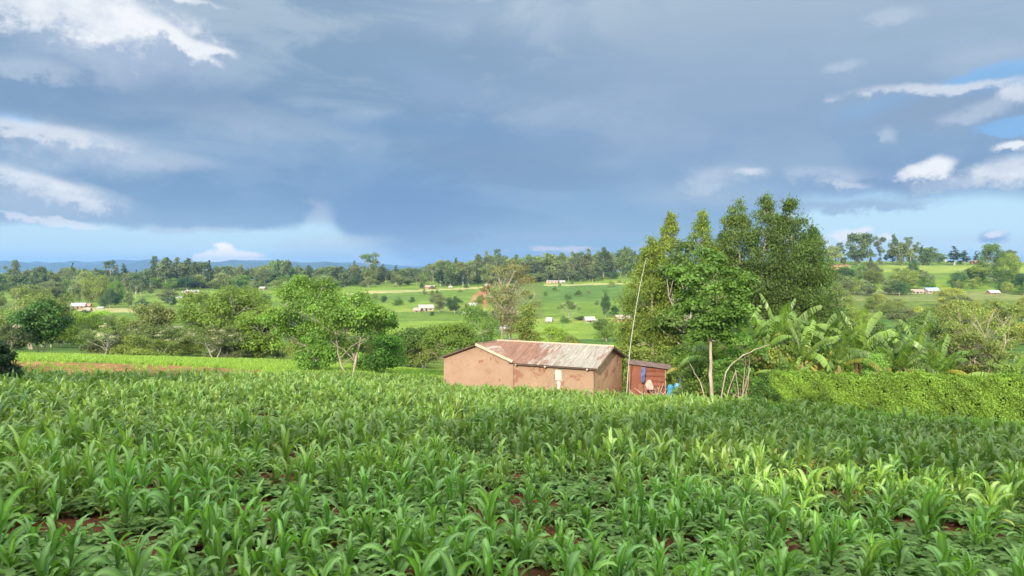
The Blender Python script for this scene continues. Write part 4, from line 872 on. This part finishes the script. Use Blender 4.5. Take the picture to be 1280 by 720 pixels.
# ------------------------------------------------------------------ maize
MC = np.array((.122, .23, .042))
def maize_plant(seed, nl, seg, cross, H=.59):
    """returns leaf arrays and stalk arrays of one plant"""
    r = rs(seed); V = []; Q = []; Cc = []; n = 0; az = r.uniform(0, 6.28)
    for i in range(nl):
        f = i/(nl-1)     # 0 lowest leaf, 1 youngest
        a = az+(i % 2)*PI+r.normal(0, .38); ln = H*np.interp(f, [0, .35, .75, 1], [.42, .62, .68, .46])*r.uniform(.85, 1.25)
        e0 = math.radians(np.interp(f, [0, .5, 1], [48, 68, 87])+r.normal(0, 6)); bk = np.interp(f, [0, .5, .8, 1], [2.0, 2.6, 2.0, .7])*r.uniform(.45, 1.35)
        z0 = H*np.interp(f, [0, 1], [.10, .56]); W = .042*H/.66*np.interp(f, [0, .4, .85, 1], [.8, 1.2, 1.15, .7])*r.uniform(.85, 1.15)
        t = np.linspace(0, 1, seg+1); el = e0-bk*1.25*t**2.6; ds = ln/seg
        x = np.r_[0, np.cumsum(np.cos(el[:-1])*ds)]+.006; z = np.r_[0, np.cumsum(np.sin(el[:-1])*ds)]+z0
        w = W*np.minimum(1, .42+1.9*t)*np.clip(1-t**2.6, 0, 1)**.8; w[-1] = .0015
        ca, sa = math.cos(a), math.sin(a); tw = r.normal(0, .7); ph = r.uniform(0, 6)
        nrm = np.c_[-np.sin(el), np.cos(el)]     # (radial, up)
        for j in range(seg+1):
            rot = tw*t[j]; fold = np.interp(t[j], [0, .3, 1], [1.15, .5, .2]); und = .3*math.sin(ph+t[j]*17+r.normal(0, .4))
            c = np.array([x[j], 0, z[j]]); sd = np.array([0, 1, 0]); nn = np.array([nrm[j, 0], 0, nrm[j, 1]])
            s2 = sd*math.cos(rot)+nn*math.sin(rot); n2 = nn*math.cos(rot)-sd*math.sin(rot)
            pts = [c - s2*w[j]*math.cos(fold)+n2*w[j]*(math.sin(fold)+und), c, c + s2*w[j]*math.cos(fold)+n2*w[j]*(math.sin(fold)-und)]
            if cross == 1: pts = [pts[0], pts[2]]
            for p in pts: V.append((p[0]*ca-p[1]*sa, p[0]*sa+p[1]*ca, p[2]))
            k = MC*(1+.5*(1-f)*(-.2))*r.uniform(.96, 1.04)*np.array([1.15 if f > .8 else 1, 1.1 if f > .8 else 1, 1]); mid = k*2.1+.015
            if i == 0: k = k*np.array([2.4, 1.3, .9])
            if i == 1 and t[j] > .6: k = k*np.array([1.8, 1.2, .9])
            Cc += [k, mid, k] if cross == 2 else [k*1.08, k*1.08]
        m = cross+1
        for j in range(seg):
            for c_ in range(cross): Q.append((n+j*m+c_, n+j*m+c_+1, n+(j+1)*m+c_+1, n+(j+1)*m+c_))
        n += (seg+1)*m
    sv, sq = tube([(0,0,-.04),(0,0,H*.2),(.003,0,H*.5)], [.015,.014,.009], 6)
    return np.array(V), np.array(Q), np.array(Cc), sv, sq
def scatter(tV, tQ, tC, pos, rot, s, sz, cm):
    n = len(pos); m = len(tV); c, sn = np.cos(rot), np.sin(rot)
    X = (tV[:, 0][None]*c[:, None]-tV[:, 1][None]*sn[:, None])*s[:, None]+pos[:, 0:1]
    Y = (tV[:, 0][None]*sn[:, None]+tV[:, 1][None]*c[:, None])*s[:, None]+pos[:, 1:2]
    Z = tV[:, 2][None]*sz[:, None]+pos[:, 2:3]
    V = np.stack([X, Y, Z], 2).reshape(-1, 3); Q = (tQ[None]+(np.arange(n)*m)[:, None, None]).reshape(-1, tQ.shape[1])
    return V, Q, (tC[None]*cm[:, None, :]).reshape(-1, 3)
rng = rs(42)
ra = math.radians(52); rdir = np.array([math.cos(ra), math.sin(ra)]); rper = np.array([-rdir[1], rdir[0]])
I, J = np.meshgrid(np.arange(-175, 175), np.arange(-350, 350)); 
PP = (I.ravel()[:, None]*.60*rper + J.ravel()[:, None]*.28*rdir) + rng.normal(0, 1, (I.size, 2))*np.array([.05, .08])
PP = PP[rng.rand(len(PP)) > .14]
yy = np.maximum(PP[:, 1], .1); uu = 640+F*PP[:, 0]/yy; rr_ = np.hypot(PP[:, 0], PP[:, 1])
hx, hy = at(742, 46.5); th = math.radians(27)
lx = (PP[:, 0]-hx)*math.cos(th)-(PP[:, 1]-hy)*math.sin(th); ly = (PP[:, 0]-hx)*math.sin(th)+(PP[:, 1]-hy)*math.cos(th)
inh = (lx > -11.4) & (lx < .7) & (ly > -.6)
ok = (PP[:, 1] > .3) & (rr_ > 4.3) & (PP[:, 1] < field_end(uu)+.6*np.sin(uu*.05)) & (uu > -170) & (uu < 1450) & ~inh & ~((uu > 780) & (PP[:, 1] > 46))
ok &= ~((np.abs(uu-893) < 8) & (np.abs(PP[:, 1]-37.5) < .8))
# a few gaps where the soil shows
gap = np.sin(PP[:, 0]*.9+1.3*np.sin(PP[:, 1]*.7))*np.sin(PP[:, 1]*1.1+PP[:, 0]*.35); ok &= ~((gap > .62) & (rr_ < 30))
PP = PP[ok]; rr_ = rr_[ok]; uu = uu[ok]; o = np.argsort(rr_)
inview = (uu > -25) & (uu < 1305) & (PP[:, 1] > 5.6)
near_i = [i for i in o if inview[i]][:300]; mask = np.zeros(len(PP), bool); mask[near_i] = True
NP = [maize_plant(300+i, 9+i % 3, 9, 2) for i in range(9)]
NPm = [(np_mesh('leaves', v, q, MAIZE, c, True), np_mesh('stalk', sv, sq, MAIZE, np.tile([.10,.20,.04], (len(sv), 1)), True)) for v, q, c, sv, sq in NP]
gzp = gz(PP[:, 0], PP[:, 1])
plant_hue = rng.uniform(0, 1, len(PP))
hf = np.clip(1+.22*np.sin(PP[:, 0]*.35+1)*np.cos(PP[:, 1]*.28)+rng.normal(0, .2, len(PP)), .4, 1.5)
for i in near_i:
    lm, sm = NPm[rng.randint(len(NPm))]
    e = empty('maize_plant', (PP[i, 0], PP[i, 1], gzp[i]), rng.uniform(0, 6.28)); e.scale = (hf[i]**.7,)*2+(hf[i],)
    e.rotation_euler[0] = rng.normal(0, .06); e.rotation_euler[1] = rng.normal(0, .06)
    tag(e, 'knee high green maize plant in the shaded rows nearest the camera', 'maize plant', 'nearest maize plants')
    link('leaves', lm, e); link('stalk', sm, e)
Vs, Qs, Cs, nb = [], [], [], 0
def addb(v, q, c):
    global nb
    Vs.append(v); Qs.append(q+nb); Cs.append(c); nb += len(v)
for lod, (d0, d1, seg, cross, nl, kw) in enumerate([(0, 16, 8, 2, 10, 1), (16, 30, 5, 1, 9, 1.1), (30, 90, 4, 1, 8, 1.25)]):
    T = [maize_plant(400+10*lod+k, nl, seg, cross) for k in range(6)]
    idx = np.where(~mask & (rr_ >= d0) & (rr_ < d1))[0]; kk = rng.randint(0, 6, len(idx))
    for k in range(6):
        ii = idx[kk == k]; 
        if not len(ii): continue
        v, q, c, sv, sq = T[k]
        cm = (1+rng.uniform(-.18, .18, (len(ii), 1)))*np.array([1, 1, 1])*np.c_[1+.25*rng.rand(len(ii)), np.ones(len(ii)), np.ones(len(ii))]
        pos = np.c_[PP[ii], gzp[ii]]; r_ = rng.uniform(0, 6.28, len(ii)); s = hf[ii]**.7*kw
        addb(*scatter(v, q, c, pos, r_, s, hf[ii]*1.05, cm)); addb(*scatter(sv, sq, np.tile([.10,.20,.04], (len(sv), 1)), pos, r_, s, hf[ii], cm))
mz = link('maize_field', np_mesh('maize_field', np.concatenate(Vs), np.concatenate(Qs), MAIZE, np.concatenate(Cs), True))
tag(mz, 'dense field of young maize stretching from behind the nearest rows to the mud house', 'maize', kind='stuff')

# ------------------------------------------------------------------ bean plants and weeds under the maize, grass beyond it
def bean(seed, n=16):
    r = rs(seed); V = []; Q = []; Cc = []
    for i in range(n):
        a = r.uniform(0, 6.28); d = r.uniform(.02, .17); h = r.uniform(.05, .22)*(1-d*1.8); c0 = np.array([math.cos(a)*d, math.sin(a)*d, h+.02])
        for k in (-1, 0, 1):
            b = a+k*1.25; dr = np.array([math.cos(b), math.sin(b), r.uniform(-.5, .15)]); sd = np.array([-math.sin(b), math.cos(b), r.uniform(-.25, .25)]); L = r.uniform(.07, .12); w = L*.42
            m = c0+dr*L*.42; k0 = len(V); V += [c0, m+sd*w, c0+dr*L, m-sd*w+np.array([0,0,.006])]; Q.append((k0, k0+1, k0+2, k0+3))
            c = np.array((.145,.235,.06))*r.uniform(.8, 1.25); Cc += [c]*4
    return np.array(V), np.array(Q), np.array(Cc)
def scat_obj(name, T, P, s, lb, cat, mat, seed, tint=None):
    r = rs(seed); Vs = []; Qs = []; Cs = []; nb = 0; z = gz(P[:, 0], P[:, 1]); kk = r.randint(0, len(T), len(P))
    for k, (v, q, c) in enumerate(T):
        ii = np.where(kk == k)[0]
        if not len(ii): continue
        sc_ = r.uniform(s[0], s[1], len(ii)); cm = (1+r.uniform(-.2, .2, (len(ii), 1)))*np.ones(3)
        if tint is not None: cm = cm*tint[ii]
        a, b, c2 = scatter(v, q, c, np.c_[P[ii], z[ii]], r.uniform(0, 6.28, len(ii)), sc_, sc_, cm); Vs.append(a); Qs.append(b+nb); Cs.append(c2); nb += len(a)
    o = link(name, np_mesh(name, np.concatenate(Vs), np.concatenate(Qs), mat, np.concatenate(Cs))); tag(o, lb, cat, kind='stuff'); return o
def frustum_pts(n, d0, d1, seed, u0=-60, u1=1340, pw=1.):
    r = rs(seed); D = np.sqrt(r.uniform(0, 1, n)**pw*(d1**2-d0**2)+d0**2); u = r.uniform(u0, u1, n); return np.c_[(u-640)/F*D, D], u, D
P, u, D = frustum_pts(11500, 3.2, 33, 21, pw=1.25); gp = np.sin(P[:,0]*1.6+np.sin(P[:,1]*1.1)*2)*np.sin(P[:,1]*1.4+P[:,0]*.4); k = (D < field_end(u)-1) & (gp > -.28) & (gp < .80)
scat_obj('bean_plants', [bean(500+i) for i in range(6)], P[k], (.7, 1.3), 'low bean plants and weeds covering the red soil between the maize', 'ground cover', LEAF, 22)
def tuft(seed, n, h, w, col):
    r = rs(seed); V = []; Q = []; Cc = []
    for i in range(n):
        a = r.uniform(0, 6.28); p = r.normal(0, .09, 2); l = h*r.uniform(.5, 1.2); d = np.array([math.cos(a), math.sin(a)]); s = np.array([-d[1], d[0]])*w; ln = l*r.uniform(.2, .7)
        k0 = len(V); V += [(*(p-s), 0), (*(p+s), 0), (*(p+s*.5+d*ln*.4), l*.6), (*(p-s*.5+d*ln*.4), l*.6), (*(p+d*ln), l*.85)]; V[-1] = (*(p+d*ln), l*.9)
        Q += [(k0, k0+1, k0+2, k0+3), (k0+3, k0+2, k0+4, k0+4)]; c = np.array(col)*r.uniform(.75, 1.3); Cc += [c]*5
    Q = [q for q in Q if len(set(q)) == 4]; return np.array(V, float), np.array(Q), np.array(Cc)
P1, u, D = frustum_pts(26000, 44, 82, 31, -60, 640); k = (D > field_end(u)+.3)
ysr = HY-F*gz(P1[:,0], P1[:,1])/D; bare = inpoly(u, ysr, [(-90,450),(20,451),(180,455),(330,463),(330,478),(180,480),(20,480),(-90,480)]); r = rs(3); k &= ~(bare & (r.rand(len(u)) > .04))
scat_obj('grass', [tuft(600+i, 16, .36, .02, (.20,.31,.05)) for i in range(4)], P1[k], (.6, 1.3), 'light green grassy crop on the strip beyond the maize at left', 'grass', LEAF, 32)
P2, u, D = frustum_pts(9000, 28, 47, 33, 790, 1340); he = np.interp(u, [790, 965, 966, 1340], [47, 42, 36.3, 28.9]); k = (D > field_end(u)-.8) & (D < he)
scat_obj('weeds', [tuft(620+i, 18, .6, .028, (.17,.29,.045)) for i in range(4)], P2[k], (.6, 1.25), 'bright green tall weeds between the maize and the hedge', 'weeds', LEAF, 34)
# clods of red earth
r = rs(77); P3, u, D = frustum_pts(5000, 3.5, 16, 36); T = []
for s_ in range(3):
    import itertools
    v = np.array(list(itertools.product((-1, 1), repeat=3)), float)*.022*r.uniform(.5, 1.2, (8, 3)); T.append((v+[0,0,.008], np.array([(0,1,3,2),(4,6,7,5),(0,4,5,1),(2,3,7,6),(0,2,6,4),(1,5,7,3)]), np.tile(G_SOIL, (8, 1))))
scat_obj('soil_clods', T, P3, (.4, 1.3), 'loose clods of red brown soil between the maize plants', 'soil', LEAF if False else simple_mat('soil_clod', (.13,.045,.022), (.2,.075,.04), 8), 37)

# ------------------------------------------------------------------ tall trees behind the camera that shade the near rows
SUN_AZ = math.radians(-167); SUN_EL = math.radians(20)      # measured from +y towards +x
SB = [(2.5,-13,11.1,13,.84,''),(-8,-13.5,10.8,11,.12,''),(-16,-14,10.4,11,.12,''),(-23.5,-14,11.,10,.12,''),(-32,-14,18.5,9,.12,''),(-41,-13,20,12,.12,''),(-52,-13,21,13,.12,''),(-63,-13,21,13,.12,''),(11,-12.5,9.8,8,.82,'')]
NM = ['second','third','fourth','fifth','sixth','seventh','eighth','ninth','first']
for i, (x, y, H, W, bs, _) in enumerate(SB):
    t = tree_mesh(('sb', i), 'round', H, W/2, 700+i, 6000, .6, .42, (.09,.15,.03), BARKG, ncl=60, base=bs, crad=W*.15, tr=.25)
    e = empty('shade_tree', (x, y, gz1(x, y))); tag(e, 'shading tree behind the camera, %s from the right in its row' % NM[i], 'tree'); link('trunk', t[0], e); link('crown', t[1], e)
for i, (x, H, W) in enumerate([(-1., 7.5, 8), (6, 7.2, 9)]):  # unseen bushes, added to block low sun from the nearest rows
    t = tree_mesh(('sbb', i), 'bush', H, W/2, 720+i, 4200, .5, .36, (.09,.15,.03), BARKG, ncl=34, crad=1.4, stems=3, tr=.15)
    e = empty('shade_bush', (x, -12, gz1(x, -12))); tag(e, 'unseen tall bush added for low shade under the trees behind the camera, %s one' % ['left', 'right'][i], 'bush'); link('trunk', t[0], e); link('crown', t[1], e)

# ------------------------------------------------------------------ haze
m, nt, out = new_mat('haze'); pv = N(nt, 'VolumePrincipled'); setin(pv, Density=1.2e-4, Anisotropy=.35, Color=(.32, .58, 1., 1.)); nt.links.new(pv.outputs[0], out.inputs['Volume'])
HZ = MB(); HZ.box((-10200,-10200,-48),(10200,10200,110)); o = HZ.build('haze', m); tag(o, kind='stuff')

# ------------------------------------------------------------------ sky
w = bpy.data.worlds.new('World'); sc.world = w; w.use_nodes = True; nt = w.node_tree; nt.nodes.clear()
class E:
    def __init__(s, x): s.x = x
    def _b(s, o, op, rev=False):
        n = nt.nodes.new('ShaderNodeMath'); n.operation = op; a, b = (o, s) if rev else (s, o)
        for i, q in enumerate((a, b)):
            if isinstance(q, E): nt.links.new(q.x, n.inputs[i])
            elif q is not None: n.inputs[i].default_value = q
        return E(n.outputs[0])
    def __add__(s, o): return s._b(o, 'ADD')
    __radd__ = __add__
    def __mul__(s, o): return s._b(o, 'MULTIPLY')
    __rmul__ = __mul__
    def __sub__(s, o): return s._b(o, 'SUBTRACT')
    def __rsub__(s, o): return s._b(o, 'SUBTRACT', True)
    def __truediv__(s, o): return s._b(o, 'DIVIDE')
    def f(s, op, o=None): return s._b(o, op)
def sstep(e, a, b, lo=0., hi=1.):
    n = nt.nodes.new('ShaderNodeMapRange'); n.interpolation_type = 'SMOOTHSTEP'
    for k_, q in zip((1, 2, 3, 4), (a, b, lo, hi)):
        if isinstance(q, E): nt.links.new(q.x, n.inputs[k_])
        else: n.inputs[k_].default_value = q
    nt.links.new(e.x, n.inputs[0]); return E(n.outputs[0])
def comb(x, y, z=0.):
    n = nt.nodes.new('ShaderNodeCombineXYZ')
    for i, q in enumerate((x, y, z)):
        if isinstance(q, E): nt.links.new(q.x, n.inputs[i])
        else: n.inputs[i].default_value = q
    return n.outputs[0]
def nz(vec, scale, detail=6, rough=.55, dist=0.): return E(noise(nt, vec, scale, detail, rough, dist))
tcn = nt.nodes.new('ShaderNodeTexCoord'); sx = nt.nodes.new('ShaderNodeSeparateXYZ'); nt.links.new(tcn.outputs['Generated'], sx.inputs[0])
X, Y, Z = (E(sx.outputs[i]) for i in range(3))
A = X.f('ARCTAN2', Y)*F          # azimuth, in units of 1/950 rad
El = Z.f('ARCSINE')*F            # elevation
def AE(px, py):
    a = math.atan((px-640)/F); e = math.atan(-(py-HY)/F*math.cos(a)); return a*F, e*F
pv_ = comb(A*(1/F), El*(1/F*1.9)); n1 = nz(pv_, 3.2, 8, .55, .3); n2 = nz(pv_, 9., 8, .6, .4); n3 = nz(comb(A*(1/F), El*(1/F*3.2), 3.), 4.5, 7, .6, .6); n4 = nz(comb(A*(1/F), El*(1/F*1.3), 7.), 22., 6, .6)
Aw = A+(n2-.5)*70.; Ew = El+(n1-.5)*60.+(n2-.5)*26.
n4 = nz(comb(A*(1/F), El*(1/F*1.3), 7.), 22., 8, .65)
Aw = Aw+(n4-.5)*34.; Ew = Ew+(n4-.5)*22.
n5 = nz(comb(A*(1/F), El*(1/F*1.2), 11.), 55., 5, .65)
Am = A+(n2-.5)*46.+(n4-.5)*34.+(n5-.5)*12.; Em = El+(n2-.5)*24.+(n4-.5)*24.+(n5-.5)*10.
def blob(px, py, rx, ry, rot=0., soft=.6, a=Aw, e=Ew, hard=False):
    ax, ex = AE(px, py); rx *= .92; c, s = math.cos(math.radians(rot)), math.sin(math.radians(rot))
    dx, dy = a-ax, e-ex; u = (dx*c+dy*s)*(1./rx); v = (dy*c-dx*s)*(1./ry); d = (u*u+v*v).f('SQRT')
    if a is Am: return sstep((1.05-d)+(n4-.5)*1.7+(n5-.5)*.9+(n2-.5)*.5, -.08-soft*.2, .24+soft*.6)
    return sstep(d, 1.+soft*.35, 1.-soft, 0., 1.)
def cmix(f, a, b):
    return mixc(nt, f.x if isinstance(f, E) else f, a, b)
K = 10./2**.85
def lin(r, g, b, k=1.): return tuple(((c/255.)**2.2)*K*k for c in (r, g, b))
sky = nt.nodes.new('ShaderNodeTexSky'); sky.sky_type = 'NISHITA'; sky.sun_disc = False; sky.sun_elevation = SUN_EL; sky.sun_rotation = SUN_AZ
sky.altitude = 1500; sky.air_density = 1.; sky.dust_density = .4; sky.ozone_density = 2.
clear = mixc(nt, 1., sky.outputs[0], (1.0, 1.05, 1.1), 'MULTIPLY')
# storm deck colour: bluish dark core, paler grey above
deck = ramp(nt, sstep(El, 0, 330).x, [(0., lin(156,188,214)), (.12, lin(140,175,209)), (.3, lin(134,167,201)), (.55, lin(141,170,200)), (.8, lin(156,181,203)), (1., lin(170,190,206))])
core = sstep(n1*.5+n2*.35+n4*.15, .42, .58); deck = cmix(core*sstep(El, 20, 200, .15, .65), deck, lin(166,188,212)); 
dk = sstep(n3, .60, .42)*sstep(El, 20, 120)*sstep(A, 250, -50, .3, 1.); deck = cmix(dk*.65, deck, lin(116,149,184))
deck = cmix(blob(570,165,230,22,-4,.9)*.8, deck, lin(120,155,194)); deck = cmix(blob(200,118,190,24,-8,.9)*.85, deck, lin(116,148,184)); deck = cmix(blob(330,225,240,50,0,.9)*.45, deck, lin(122,158,198))
deck = cmix(blob(500,262,170,55,0,1.)*.75, deck, lin(120,154,198))
deck = cmix(blob(930,110,420,120,0,1.)*.5, deck, lin(150,172,203))
deck = cmix(blob(560,110,100,26,-12,.9)*.5, deck, lin(148,174,208)); 
# deck lower edge
fc = nt.nodes.new('ShaderNodeFloatCurve'); cv = fc.mapping.curves[0]; pts = [(-700,278),(0,280),(250,287),(370,286),(395,276),(430,300),(480,320),(560,345),(900,338),(960,300),(1000,256),(1130,248),(1290,245),(1500,240)]
nt.links.new((A*(1/1600.)+.5).x, fc.inputs['Value'])
cp = [(AE(px, py)[0]/1600+.5 if px > -600 else 0.02, AE(px, py)[1]/200.+.2) for px, py in pts]; cv.points[0].location = (0, cp[0][1]); cv.points[1].location = (1, cp[-1][1])
for p in cp[1:-1]: cv.points.new(*p)
fc.mapping.update()
edge = (E(fc.outputs[0])-.2)*200.
dm = sstep(El+(n2-.5)*26.+(n4-.5)*10.+(n3-.5)*16.-edge+sstep(A, -330, -180)*6., -4., sstep(A, -300, -190, 7., 26.))
hor = cmix(sstep(El, 150, 60)*.9, clear, lin(188,222,240)); hor = cmix(sstep(El, 60, 200)*.5, hor, lin(120,180,235))
gap = blob(1245,100,60,18,8,.5)+blob(1260,165,36,9,0,.5)+blob(1110,135,70,12,10,.9)*.35+blob(25,150,30,8,0,.7)*.7
gap = gap.f('MINIMUM', .75)
col = cmix(dm, hor, deck)
col = cmix(gap, col, lin(135,188,240))
# soft rain veil at centre
col = cmix(blob(430,308,90,24,0,.9)*.5, col, lin(178,205,225)); col = cmix(blob(700,300,130,8,0,.8)*.5, col, lin(165,185,220))
def put(b, c, k=1.):
    global col
    col = cmix(b*k, col, c)
WH = lin(240,242,245,1.08); PW = lin(194,208,226); GB = lin(140,160,192)
tex = sstep(n2*.6+n4*.4, .40, .60); 
put(blob(150,45,170,52,-12,.8), lin(172,190,215), .9)
put(blob(95,12,130,34,-6,.6,Am,Em)*(tex*.45+.55), WH, .95); put(blob(215,48,62,13,-30,.6,Am,Em), WH, .9); put(blob(262,60,34,7,-6,.7,Am,Em), WH, .85); put(blob(200,0,70,5,0,.8,Am,Em), WH, .7)
put(blob(35,85,55,14,0,.8,Am,Em), PW, .6); put(blob(130,85,60,14,-20,.9), PW, .35)
put(blob(90,178,150,26,-5,.9)*(tex*.6+.4), PW, .85); put(blob(50,165,90,11,-4,.8,Am,Em), WH, .55); put(blob(215,198,60,12,0,.9), PW, .5); put(blob(300,150,150,18,-6,.9), PW, .28)
put(blob(60,233,85,15,-14,.7,Am,Em)*(tex*.5+.5), WH, .85); put(blob(40,245,120,22,-6,.9), PW, .5)
put(blob(60,274,70,4,-6,.8,Am,Em), WH, .55); put(blob(235,286,60,4,0,.8,Am,Em), PW, .6)
put(blob(400,268,22,22,-35,.9,Am,Em), PW, .5); put(blob(430,300,70,10,0,.9,Am,Em), lin(205,220,232), .45)
put(blob(290,321,46,10,-3,.2,Am,Em), lin(246,238,226,1.35), 1.); put(blob(276,312,17,8,0,.2,Am,Em), lin(246,238,226,1.35), 1.)
put(blob(1115,22,34,11,0,.8,Am,Em), PW, .55); put(blob(1060,80,22,7,0,.8,Am,Em), PW, .5); put(blob(1240,66,60,18,0,.9), PW, .35); put(blob(660,15,220,34,0,1.), PW, .35)
put(blob(1195,137,110,26,4,.7), lin(140,163,192), .8); put(blob(1150,225,140,24,-2,.8), lin(130,157,193), .75)
put(blob(1175,111,105,7,-2,.8,Am,Em), lin(222,228,238), .8); put(blob(1265,118,22,10,0,.8,Am,Em), WH, .6); put(blob(1235,135,40,10,10,.9,Am,Em), PW, .6)
put(blob(1168,209,26,12,10,.6,Am,Em), WH, .95); put(blob(1140,215,16,8,20,.7,Am,Em), WH, .8); put(blob(1250,214,46,15,10,.7,Am,Em)*(tex*.4+.6), WH, .9); put(blob(1265,184,18,6,0,.7,Am,Em), WH, .9); put(blob(1200,230,60,8,0,.9,Am,Em), PW, .5); put(blob(1105,172,12,12,30,.9,Am,Em), PW, .6)
put(blob(905,222,60,16,5,.9,Am,Em)*(tex*.6+.3), PW, .8); put(blob(935,215,22,6,0,.9,Am,Em), WH, .5); put(blob(1035,218,62,12,-6,.9,Am,Em)*(tex*.7+.2), PW, .8); put(blob(1060,232,26,6,-20,.9,Am,Em), WH, .4); put(blob(880,248,110,22,0,1.), PW, .35)
put(blob(1060,258,110,8,-2,.8,Am,Em), lin(150,172,205), .7); put(blob(1180,300,130,7,0,.9,Am,Em), lin(205,222,238), .45)
put(blob(1050,297,24,9,10,.6,Am,Em), WH, .95); put(blob(1078,290,16,6,20,.7,Am,Em), WH, .9); put(blob(1108,298,10,7,0,.7,Am,Em), WH, .9); put(blob(1247,294,18,8,15,.7,Am,Em), lin(150,175,215), .9); put(blob(1252,288,12,4,15,.8,Am,Em), WH, .8)
put(blob(695,313,60,5,0,.6,Am,Em), lin(225,222,228), .85); put(blob(850,308,60,6,0,.7,Am,Em), lin(200,205,225), .6); put(blob(575,297,40,5,0,.8,Am,Em), GB, .4)
# unseen sky towards the sun, brightened to fill the foreground shade
dsun = X*math.sin(SUN_AZ)+Y*math.cos(SUN_AZ); bright = sstep(dsun, -.3, .9, 1., BRIGHT if 'BRIGHT' in globals() else 10.)
zen = sstep(Z, .40, .85, 1., 1.5)
bw = (bright*zen)
vm = nt.nodes.new('ShaderNodeVectorMath'); vm.operation = 'SCALE'; nt.links.new(col, vm.inputs[0]); nt.links.new(bw.x, vm.inputs['Scale'])
wt = cmix(sstep(dsun, .1, .8)*.6, vm.outputs[0], lin(250,240,222,2.2))
wt = cmix(sstep(Z, .38, .75)*.8, wt, lin(214,218,210,3.5))   # unseen overhead sky made pale and bright as added fill light
bg = nt.nodes.new('ShaderNodeBackground'); bg.inputs[1].default_value = .1; nt.links.new(wt, bg.inputs[0])
wo = nt.nodes.new('ShaderNodeOutputWorld'); nt.links.new(bg.outputs[0], wo.inputs[0])

# ------------------------------------------------------------------ sun, camera, render look
sl = bpy.data.lights.new('sun', 'SUN'); sl.energy = 4.2; sl.angle = math.radians(.5); sl.color = (1., .90, .74)
so = bpy.data.objects.new('sun', sl); C.objects.link(so)
sd = Vector((math.sin(SUN_AZ)*math.cos(SUN_EL), math.cos(SUN_AZ)*math.cos(SUN_EL), math.sin(SUN_EL)))
so.rotation_euler = sd.to_track_quat('Z', 'Y').to_euler(); so.location = (0, -20, 40)
cd = bpy.data.cameras.new('camera'); cd.sensor_width = 36; cd.lens = 36*F/1280; cd.shift_y = -(HY-360)/1280*-1
cd.clip_start = .1; cd.clip_end = 60000
co = bpy.data.objects.new('camera', cd); C.objects.link(co); co.location = (0, 0, 0); co.rotation_euler = (PI/2, 0, 0); sc.camera = co
cd.shift_y = (HY-360)/1280
sc.view_settings.view_transform = 'Standard'; sc.view_settings.look = 'None'; sc.view_settings.exposure = .85; sc.view_settings.gamma = 1
